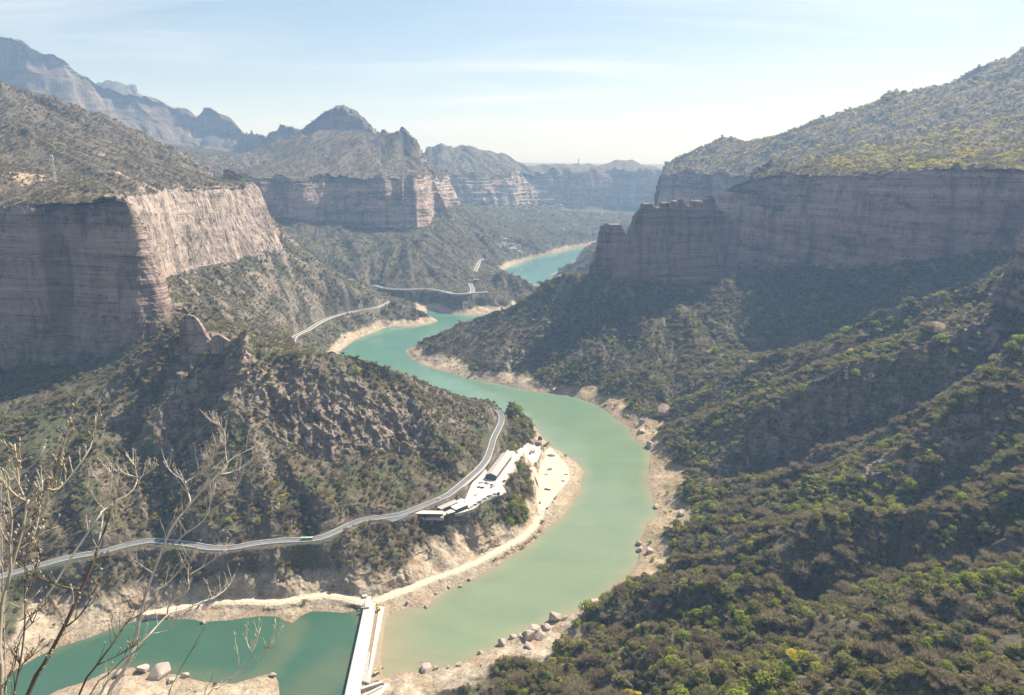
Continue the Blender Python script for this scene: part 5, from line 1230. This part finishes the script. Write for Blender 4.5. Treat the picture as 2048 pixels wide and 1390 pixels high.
lattice('telecom_mast', 'grey lattice telecom mast on the hill above the left cliff', tuple(q), float(htop), 1.5, 0.7, 'mast', r=0.28, panels=(0.80, 0.92))
for u, v0, v1, t_, lab in ((1368,321,307,2500,'lower power pylon on the right skyline'),(1443,287,275,2548,'upper power pylon beside the small summit on the right skyline'),(1157,331,318,4680,'thin pylon on the far plateau skyline')):
    q = P(u, v0, t=t_); q[2] = ground(q[0], q[1]); ht = max(Zv(q[1], v1) - q[2], 16)
    lattice('power_pylon', lab, tuple(q), float(ht), 3.2, 0.8, 'pylon', arms=((.68,4.5),(.82,5.5),(.94,3.6)), r=0.55 if t_ < 3000 else 0.9, mat=M_DARK2)

# ------------------------------------------------------------------ viaduct and pavilion on the far bank
vp = catmull(PZ([(893,585),(904,588.5),(920,589.5),(934,588.5),(950,587),(968,586),(976,585)], 48.0), 8)
vd = empty('viaduct', tuple(vp[0] * np.array([1, 1, 0]))); tag(vd, 'low road viaduct on piers at the far bank', 'bridge')
off = np.array([vp[0][0], vp[0][1], 0])
v, f = sweep(vp - off, [(-5, 2.3), (5, 2.3), (5, -0.6), (-5, -0.6)]); MB().raw(v, f).build('deck', M_CONC2, vd)
for s_ in (-1, 1):
    v, f = sweep(vp - off, [(s_*4.9-.4, 3.4), (s_*4.9+.4, 3.4), (s_*4.9+.4, 2.2), (s_*4.9-.4, 2.2)]); MB().raw(v, f).build('railing', M_WHITE, vd)
for i in range(1, len(vp) - 1):
    p = vp[i] - off; gz = ground(vp[i][0], vp[i][1] - 6)
    MB().box((p[0], p[1] - 3.5, gz - 4), (1.6, 1.6, 48 - gz + 3.6)).build('pier', M_CONC2, vd)
def pavilion(u, v_, t_, w_, d_, h_, lab, ang=0.0, wall=None, roof=None, name='house', pitched=True, rows=1):
    q = P(u, v_, t=t_); z_ = ground(q[0], q[1]); o = empty(name, (q[0], q[1], z_), ang); tag(o, lab, 'house')
    wall = wall or M_WALL; roof = roof or M_TILE
    MB().box((0, 0, -4), (w_, d_, h_ + 4)).build('wall', wall, o)
    if pitched:
        MB().raw([(-w_*.56,-d_*.6,h_),(w_*.56,-d_*.6,h_),(w_*.56,d_*.6,h_),(-w_*.56,d_*.6,h_),(-w_*.56,0,h_+d_*.3),(w_*.56,0,h_+d_*.3)], [(3,2,1,0),(0,1,5,4),(2,3,4,5),(0,4,3),(1,2,5)]).build('roof', roof, o)
    else: MB().box((0, 0, h_ + .003), (w_ + .8, d_ + .8, .6)).build('roof', roof, o)
    n = max(2, int(w_ / 4))
    for k_ in range(rows):
        for i in range(n): MB().box((-w_/2 + w_ * (i + .5) / n, -d_/2 - .04, h_ * (k_ + .3) / rows), (w_ / n * .5, .3, h_ / rows * .45)).build('window', M_GLASS, o)
    return o
pavilion(953, 577, 2110, 16, 10, 8, 'dark-roofed pavilion beside the far viaduct', 0.15, M_DARK2, M_TILE)
vil = [(993,476,2960),(1001,481,2930),(1009,478,2960),(1016,484,2920),(1007,490,2880),(1023,481,2960),(1030,486,2930),(1036,482,2990),(1022,492,2880),(1012,497,2850),(1040,490,2930),(998,494,2860)]
vt = ['highest white house of the far lakeside village','white house second from the top of the far village','long pale house at the centre of the far village','low house right of the village centre','small house on the left lower row of the far village','white house near the top right of the far village','tall grey house at the right of the far village','pale house at the far right top of the village','house on the lower right row of the far village','lowest house of the far village by the pale embankment','last house at the right end of the far village','house at the lower left edge of the far village']
for i, (u, v_, t_) in enumerate(vil):
    pavilion(u, v_, t_, 13 + (i * 7) % 9, 9, 5 + (i % 3) * 2.5, vt[i], 0.3 * math.sin(i), M_WALL if i % 3 else M_CONC, M_CONC2 if i % 2 else M_ROOF, pitched=i % 2 == 0, rows=1 + (i % 3 > 0))
vil2 = [(1112,461,3640),(1122,458,3680),(1131,456,3700),(1138,463,3640),(1148,460,3680),(1127,466,3600)]
vt2 = ['leftmost house of the terrace settlement below the far cliffs','blue-roofed hall of the terrace settlement','topmost house of the terrace settlement','lower right house of the terrace settlement','rightmost house of the terrace settlement','lowest house of the terrace settlement']
M_BLUE = varied('blue sheet roof', (0.10, 0.17, 0.30), 0.15, 0.3)
for i, (u, v_, t_) in enumerate(vil2): pavilion(u, v_, t_, 18 + (i * 5) % 12, 10, 6, vt2[i], 0.2 * i, M_WALL, M_BLUE if i == 1 else M_CONC2, pitched=False)
# pale embankment below the village, boat, roadside sheds on the right mountain
emb = []
for (u, v_, z_) in ((1022,494,62),(1040,489,62),(1054,511,3),(1040,516,3)): emb.append(tuple(P(u, v_, z=z_)))
def thick_quad(q4, th): q4 = np.array(q4); return [tuple(p) for p in q4] + [tuple(p - np.array([0, -th * .3, th])) for p in q4], [(0,1,2,3),(7,6,5,4),(0,4,5,1),(1,5,6,2),(2,6,7,3),(3,7,4,0)]
v, f = thick_quad(emb, 14); tag(MB().raw(v, f).build('embankment', M_CONC), 'pale stepped embankment running down to the far lake', 'embankment')
q = P(1104, 507.5, z=0); o = empty('boat', (q[0], q[1], 0.1), 0.4); tag(o, 'small white boat moored at the far lake shore', 'boat')
MB().raw([(-7,-2,1.6),(6,-2,1.6),(9,0,2.0),(6,2,1.6),(-7,2,1.6),(-6,-1.2,-.4),(5,-1.2,-.4),(6.5,0,-.4),(5,1.2,-.4),(-6,1.2,-.4)], [(0,1,2,3,4),(9,8,7,6,5),(0,5,6,1),(1,6,7,2),(2,7,8,3),(3,8,9,4),(4,9,5,0)]).build('hull', M_WALL, o); MB().box((-1,0,1.603), (7,2.6,2.0)).build('cabin', M_WALL, o)
for u, v_, t_, lab in ((2021,272,1820,'white roofed roadside shed on the yellow right hillside'),(2046,273,1815,'second white shed at the right edge of the yellow hillside')): pavilion(u, v_, t_, 14, 8, 4, lab, -0.2, M_WALL, M_WALL, 'roadside_shed', False)
hr_pts = []
for u, v_, t_ in ((1500,289,2350),(1580,277,2250),(1650,274,2150),(1750,272,2000),(1850,270,1900),(1950,270,1850),(2048,272,1800),(2200,275,1750)):
    p_ = P(u, v_, t=t_); hr_pts.append((p_[0], p_[1], max(ground(p_[0], p_[1]), 0) + 0.5))
road('road', 'pale road cut along the yellow right hillside', np.array(hr_pts), 9.0, 0.8, walls=False, mat=M_CONC2)
# ------------------------------------------------------------------ ground under the view point (outside the picture)
NA, RS = 96, [0.05, 1.5, 3, 5, 7, 9, 14, 24, 40, 60, 80, 97]
Vl = []; 
for r_ in RS:
    for j in range(NA):
        a = -math.pi + 2 * math.pi * j / NA; xf, yf = math.sin(a) * r_, math.cos(a) * r_
        front = smooth(-0.15, 0.35, math.cos(a))
        zl = 398.25 - 0.75 * max(yf, 0) if r_ <= 7 else None
        zfall = np.interp(r_, [7, 14, 40, 70, 97], [393.0, 372.0, 290.0, 225.0, 196.0])
        zback = 398.3 + 0.02 * r_
        z_ = (zl if zl is not None else zfall) * front + zback * (1 - front)
        Vl.append((xf, yf, float(z_) + 0.15 * math.sin(xf * 3.1) * math.cos(yf * 2.3)))
Fl = [(i * NA + j, i * NA + (j+1) % NA, (i+1) * NA + (j+1) % NA, (i+1) * NA + j) for i in range(len(RS) - 1) for j in range(NA)]
lo = mesh_np('viewpoint_ledge', np.array(Vl), np.array(Fl)[:, ::-1], [MT], smooth=False, attrs={'tint': np.full((len(Vl), 3), 0.16) * np.array([1.1, 1, .75]), 'rock': np.full(len(Vl), 0.4)}); tag(lo, 'rocky ledge at the view point', kind='structure')
# ------------------------------------------------------------------ bare shrubs in front of the view point
M_TW_L = varied('pale bark', (0.60, 0.52, 0.43), 0.3, 9.0, 0.85, 0.5, 0.004)
M_TW_D = varied('dark bark', (0.13, 0.10, 0.075), 0.3, 9.0, 0.85, 0.5, 0.004)
M_TW_Y = varied('straw coloured twig', (0.38, 0.315, 0.225), 0.25, 9.0, 0.85)
M_BUD = varied('dry seed husk', (0.42, 0.36, 0.25), 0.3, 30.0)
rb_ = random.Random(11)
def tube_path(m, pts_, r0, r1, n=6):
    pts_ = [Vector(p) for p in pts_]; k = len(m.v); L = len(pts_); prev = None
    for i, p in enumerate(pts_):
        d = (pts_[min(i+1, L-1)] - pts_[max(i-1, 0)]).normalized(); u_ = (prev - d * prev.dot(d)).normalized() if prev is not None else d.orthogonal().normalized(); prev = u_; w_ = d.cross(u_)
        r_ = r0 + (r1 - r0) * i / (L - 1)
        if n > 4: r_ *= 1 + rb_.uniform(-.08, .08)
        for j in range(n): a = 6.28318 * j / n; m.v.append(tuple(p + (u_ * math.cos(a) + w_ * math.sin(a)) * r_))
    for i in range(L - 1):
        for j in range(n): m.f.append((k + i*n + j, k + i*n + (j+1) % n, k + (i+1)*n + (j+1) % n, k + (i+1)*n + j))
    m.f.append(tuple(range(k + n - 1, k - 1, -1))); m.f.append(tuple(range(k + (L-1)*n, k + L*n)))
def sm(pts_): return [Vector(p) for p in catmull(np.array(pts_), 0.07)]
def px3(lst, t0_, t1_): return [P(u, v_, t=t0_ + (t1_ - t0_) * i / max(1, len(lst) - 1)) for i, (u, v_) in enumerate(lst)]
def twigs(m, mb, path, r, count, length, up=0.6, lo=0.25):
    count = int(count * 1.4) + 1
    L = len(path)
    for c in range(count):
        i = int(L * rb_.uniform(lo, 0.98)); i = min(max(i, 1), L - 2); p = path[i]; d = (path[i+1] - path[i-1]).normalized()
        side = Vector((rb_.uniform(-1, 1), rb_.uniform(-.5, .5), rb_.uniform(-.2, .6))); dr = (d * 0.7 + side * 0.8 + Vector((0, 0, up * 0.5))).normalized()
        ln_ = length * rb_.uniform(.4, 1.15); q = [p]; k = 5
        for s_ in range(k):
            dr = (dr + Vector((rb_.uniform(-.12, .12), rb_.uniform(-.08, .08), up * .13))).normalized(); q.append(q[-1] + dr * ln_ / k)
        tube_path(m, q, r * rb_.uniform(.75, 1.1), r * .35, 4)
        if rb_.random() < .55:
            j = rb_.randint(2, 4); d2 = (dr + Vector((rb_.uniform(-.8, .8), 0, rb_.uniform(0, .5)))).normalized(); b_ = q[j]; tube_path(m, [b_, b_ + d2 * ln_ * .22, b_ + d2 * ln_ * .4 + Vector((0, 0, ln_ * .06))], r * .6, r * .28, 4)
        if mb is not None:
            for s_ in range(rb_.randint(1, 4)):
                b_ = q[-1 - rb_.randint(0, 2)] + Vector((rb_.uniform(-1, 1), rb_.uniform(-1, 1), rb_.uniform(-1, 1))) * .004; e = b_ + Vector((rb_.uniform(-.5, .5), 0, 1)).normalized() * .014
                mb.bar(b_, b_.lerp(e, .5), .0022, .0042, 4); mb.bar(b_.lerp(e, .5), e, .0042, .001, 4)
def shrub(name, label, stems, mat, root=None, tw=0.0030, bud=True):
    """stems: (photo path from the root end upwards, depth start, depth end, base radius, tip radius, twig count, twig length)"""
    p0 = P(*stems[0][0][0], t=stems[0][1]); gx, gy = p0[0], max(p0[1] - 0.35, 1.2)
    base = Vector((gx, gy, 398.25 - 0.75 * gy)); o = empty(name, tuple(base)); tag(o, label, 'shrub', 'bare shrubs in front of the view point')
    first = True
    for lst, t0_, t1_, r0, r1, cnt_, ln_ in stems:
        q = px3(lst, t0_, t1_)
        rooted = lst[0][1] >= 1386 or lst[0][0] <= 2
        if rooted:   # carry the stem on to the ground
            e = Vector(q[0]); foot = Vector((e.x - 0.10, max(e.y - 0.45, 1.0), 0)); foot.z = min(398.25 - 0.75 * foot.y, e.z - 0.3) - 0.1
            if lst[0][0] <= 2: foot = Vector((e.x - 0.5, e.y, 0)); foot.z = 398.25 - 0.75 * foot.y - 0.1
            q = [np.array(foot), np.array(foot.lerp(e, .5))] + q
        path = sm(q); m = MB(); mb = MB(); tube_path(m, path, r0 * (1.2 if rooted else 1.05), r1, 7)
        m.v = [tuple(Vector(v_) - base) for v_ in m.v]; s_ = m.build('stem' if r0 > .009 else 'branch', mat, o, True)
        m = MB(); twigs(m, mb if bud else None, path, tw, cnt_, ln_)
        if m.v:
            m.v = [tuple(Vector(v_) - base) for v_ in m.v]; tag(m.build('twig', mat if r0 < .012 else M_TW_L, s_), kind='stuff')
        if mb.v:
            mb.v = [tuple(Vector(v_) - base) for v_ in mb.v]; tag(mb.build('bud', M_BUD, s_), kind='stuff')
shrub('bare_shrub', 'tallest pale bare shrub, its forked crown over the crags', [
 ([(217,1390),(234,1361),(258,1323),(272,1285),(278,1247),(289,1200),(305,1150),(319,1115),(340,1062),(360,1033),(372,1020),(404,981),(431,955),(451,937),(457,923),(480,908),(505,896),(527,886)], 5.4, 6.0, .0165, .0030, 16, .22),
 ([(370,1024),(379,1005),(380,998),(376,986),(371,967),(370,962),(352,952),(337,937),(331,920)], 5.75, 5.8, .0095, .0028, 12, .16),
 ([(371,963),(384,957),(398,945),(410,937),(423,922),(434,902),(446,877)], 5.8, 5.9, .0075, .0022, 16, .22),
 ([(328,1104),(340,1092),(354,1083),(372,1066),(397,1050),(416,1028),(419,1012),(425,990),(432,965)], 5.65, 5.8, .0080, .0028, 8, .18),
 ([(416,1028),(440,1008),(460,988),(476,970),(485,952)], 5.75, 5.85, .0040, .0018, 8, .14),
 ([(441,948),(458,946),(478,938),(500,922),(515,908),(535,890)], 5.8, 5.95, .0060, .0020, 9, .16),
 ([(455,930),(451,905),(451,880),(448,862),(436,850),(418,842)], 5.85, 5.9, .0050, .0018, 14, .15),
 ([(305,1146),(285,1132),(268,1120),(258,1110),(252,1094)], 5.6, 5.6, .0050, .0020, 3, .12)], M_TW_L)
shrub('bare_shrub', 'pale straight shrub stem crossing the road at the left', [
 ([(0,1326),(29,1288),(47,1258),(70,1223),(103,1179),(126,1141),(152,1100),(176,1065),(202,1027),(205,1022),(234,1002),(252,992),(267,978),(273,965),(275,957)], 4.8, 5.3, .0120, .0040, 10, .15),
 ([(275,957),(272,945),(270,932),(261,918)], 5.3, 5.3, .0045, .0020, 7, .12),
 ([(275,957),(287,950),(298,944),(308,937)], 5.3, 5.35, .0040, .0018, 7, .12),
 ([(275,955),(258,950),(245,946),(232,942),(222,925)], 5.3, 5.3, .0040, .0018, 9, .12),
 ([(196,1092),(202,1059),(206,1030),(210,1002),(220,984),(222,955),(218,935)], 5.1, 5.25, .0065, .0022, 10, .14),
 ([(207,1017),(195,1005),(183,985),(176,968),(178,955)], 5.2, 5.2, .0035, .0016, 6, .10)], M_TW_L)
shrub('bare_shrub', 'thick dark shrub stem rising from the lower left', [
 ([(56,1390),(88,1329),(126,1258),(147,1214),(164,1176),(182,1135),(196,1097),(211,1056),(226,1015),(234,984),(243,952)], 4.0, 4.3, .0150, .0050, 12, .15),
 ([(163,1178),(140,1177),(117,1170),(95,1162),(73,1153),(55,1140),(38,1122)], 4.15, 4.1, .0062, .0030, 4, .14),
 ([(128,1256),(150,1240),(168,1220),(182,1196),(195,1170)], 4.05, 4.1, .0055, .0020, 6, .14)], M_TW_D)
shrub('bare_shrub', 'dark shrub stem crossing the green pool', [
 ([(158,1390),(190,1335),(223,1291),(240,1266),(255,1244),(278,1230),(300,1212),(325,1180)], 4.4, 4.7, .0095, .0030, 10, .18),
 ([(180,1390),(215,1350),(245,1320),(275,1300),(300,1278)], 4.4, 4.6, .0070, .0020, 8, .18),
 ([(193,1331),(220,1318),(245,1306),(280,1285)], 4.45, 4.5, .0042, .0018, 5, .14)], M_TW_D)
shrub('bare_shrub', 'pale branch reaching right over the pool towards the track', [
 ([(200,1390),(240,1335),(275,1292),(300,1268),(316,1250),(340,1226),(360,1220),(381,1214),(405,1203),(425,1197),(441,1187),(457,1173),(470,1148)], 5.2, 5.9, .0100, .0028, 16, .17),
 ([(300,1268),(332,1262),(348,1250),(362,1236),(375,1220)], 5.5, 5.6, .0045, .0018, 7, .14),
 ([(335,1234),(336,1216),(350,1198),(368,1190),(378,1175),(376,1152),(378,1130),(392,1112)], 5.6, 5.7, .0065, .0025, 14, .16),
 ([(376,1152),(392,1142),(415,1128),(438,1112),(455,1098)], 5.65, 5.75, .0045, .0020, 7, .13),
 ([(306,1186),(330,1170),(350,1152),(372,1128),(390,1108)], 5.6, 5.7, .0055, .0022, 8, .14)], M_TW_L)
shrub('bare_shrub', 'thin seed-headed shrub over the right of the pool', [
 ([(416,1390),(436,1376),(457,1361),(475,1345),(490,1325),(504,1304),(513,1285),(521,1255)], 6.0, 6.2, .0070, .0026, 8, .16),
 ([(457,1361),(480,1345),(500,1330),(520,1312),(538,1297),(552,1280),(560,1264),(567,1250)], 6.05, 6.2, .0050, .0022, 9, .13),
 ([(502,1302),(495,1288),(493,1270),(494,1245)], 6.1, 6.15, .0036, .0018, 4, .08),
 ([(503,1300),(510,1285),(516,1262),(519,1235)], 6.1, 6.15, .0034, .0016, 4, .08),
 ([(543,1292),(548,1270),(551,1245),(550,1236)], 6.15, 6.2, .0032, .0016, 5, .06),
 ([(478,1334),(477,1312),(472,1290),(468,1262)], 6.05, 6.1, .0030, .0014, 4, .06)], M_TW_L)
shrub('bare_shrub', 'single dark slanting twig in front of the pool', [
 ([(337,1390),(350,1360),(362,1336),(384,1299),(400,1270),(412,1250)], 4.9, 5.1, .0052, .0018, 2, .08),
 ([(408,1390),(420,1366),(428,1340)], 5.0, 5.05, .0034, .0018, 1, .06)], M_TW_D)
shrub('bare_shrub', 'blurred straw-coloured shrub at the left edge with a thick dark trunk', [
 ([(2,1390),(0,1300),(4,1214),(14,1170),(29,1115),(44,1065),(53,1012),(58,1000)], 2.9, 3.0, .0095, .0050, 5, .12),
 ([(55,1004),(75,990),(97,975),(111,955),(123,911),(132,876),(141,841)], 3.0, 3.1, .0062, .0020, 16, .10),
 ([(95,978),(117,978),(146,946),(173,908),(185,882),(192,830)], 3.0, 3.2, .0048, .0020, 6, .10),
 ([(54,1006),(44,985),(38,967),(33,925),(29,888)], 3.0, 3.0, .0055, .0034, 5, .10),
 ([(52,1002),(30,990),(12,970),(-8,948)], 3.0, 2.9, .0052, .0030, 4, .10),
 ([(40,1080),(62,1050),(88,1020),(102,998),(112,985)], 3.0, 3.1, .0055, .0026, 8, .12),
 ([(36,1100),(60,1085),(85,1066),(118,1052)], 3.0, 3.1, .0032, .0018, 3, .08),
 ([(12,1180),(22,1140),(20,1090),(24,1040),(18,1000),(10,960)], 2.9, 2.9, .0055, .0028, 9, .12),
 ([(0,1240),(40,1215),(62,1200),(80,1180)], 2.95, 3.0, .0036, .0020, 5, .10)], M_TW_Y)
shrub('bare_shrub', 'upright thin grey shrub in the lower left corner', [
 ([(28,1390),(40,1330),(48,1270),(50,1232),(50,1188),(51,1129),(57,1090),(66,1040),(80,1000),(83,975)], 3.6, 3.8, .0062, .0024, 14, .14),
 ([(6,1390),(20,1350),(30,1330),(34,1300),(50,1260),(80,1235)], 3.6, 3.7, .0055, .0022, 10, .14),
 ([(50,1195),(62,1180),(70,1155),(72,1120),(80,1090)], 3.7, 3.75, .0036, .0018, 8, .12),
 ([(0,1272),(40,1242),(75,1222),(105,1195),(130,1178)], 3.6, 3.75, .0042, .0020, 7, .12),
 ([(0,1390),(30,1345),(60,1315),(110,1280),(150,1255)], 3.6, 3.8, .0046, .0018, 9, .13)], M_TW_D)
shrub('bare_shrub', 'pale thin shrub behind the straw-coloured one at the left edge', [
 ([(0,1042),(20,1022),(45,1004),(64,985),(85,965)], 4.4, 4.5, .0050, .0022, 8, .12),
 ([(2,965),(20,960),(35,952),(55,940),(70,925),(85,905),(90,892)], 4.4, 4.5, .0042, .0020, 10, .10),
 ([(56,1100),(72,1060),(80,1020),(84,985),(86,960)], 4.4, 4.5, .0036, .0018, 8, .12)], M_TW_L)
print('branches', time.time() - T0)
# ------------------------------------------------------------------ the air
hz = link_mesh('haze', [(sx_ * 17000, yy, zz) for zz in (-16.0, 1400.0) for yy in (-900, 17500) for sx_ in (-1, 1)],
               [(0,2,3,1),(4,5,7,6),(0,1,5,4),(2,6,7,3),(0,4,6,2),(1,3,7,5)])
tag(hz, 'thin blue haze filling the valley', kind='stuff')
MH = bpy.data.materials.new('valley haze'); MH.use_nodes = True; MH.node_tree.nodes.clear()
ho = MH.node_tree.nodes.new('ShaderNodeOutputMaterial'); hv = MH.node_tree.nodes.new('ShaderNodeVolumePrincipled')
hv.inputs['Color'].default_value = (0.38, 0.62, 1.0, 1); hv.inputs['Absorption Color'].default_value = (1, 1, 1, 1); hv.inputs['Density'].default_value = 1.35e-4; hv.inputs['Anisotropy'].default_value = 0.1
MH.node_tree.links.new(hv.outputs[0], ho.inputs['Volume']); hz.data.materials.append(MH)
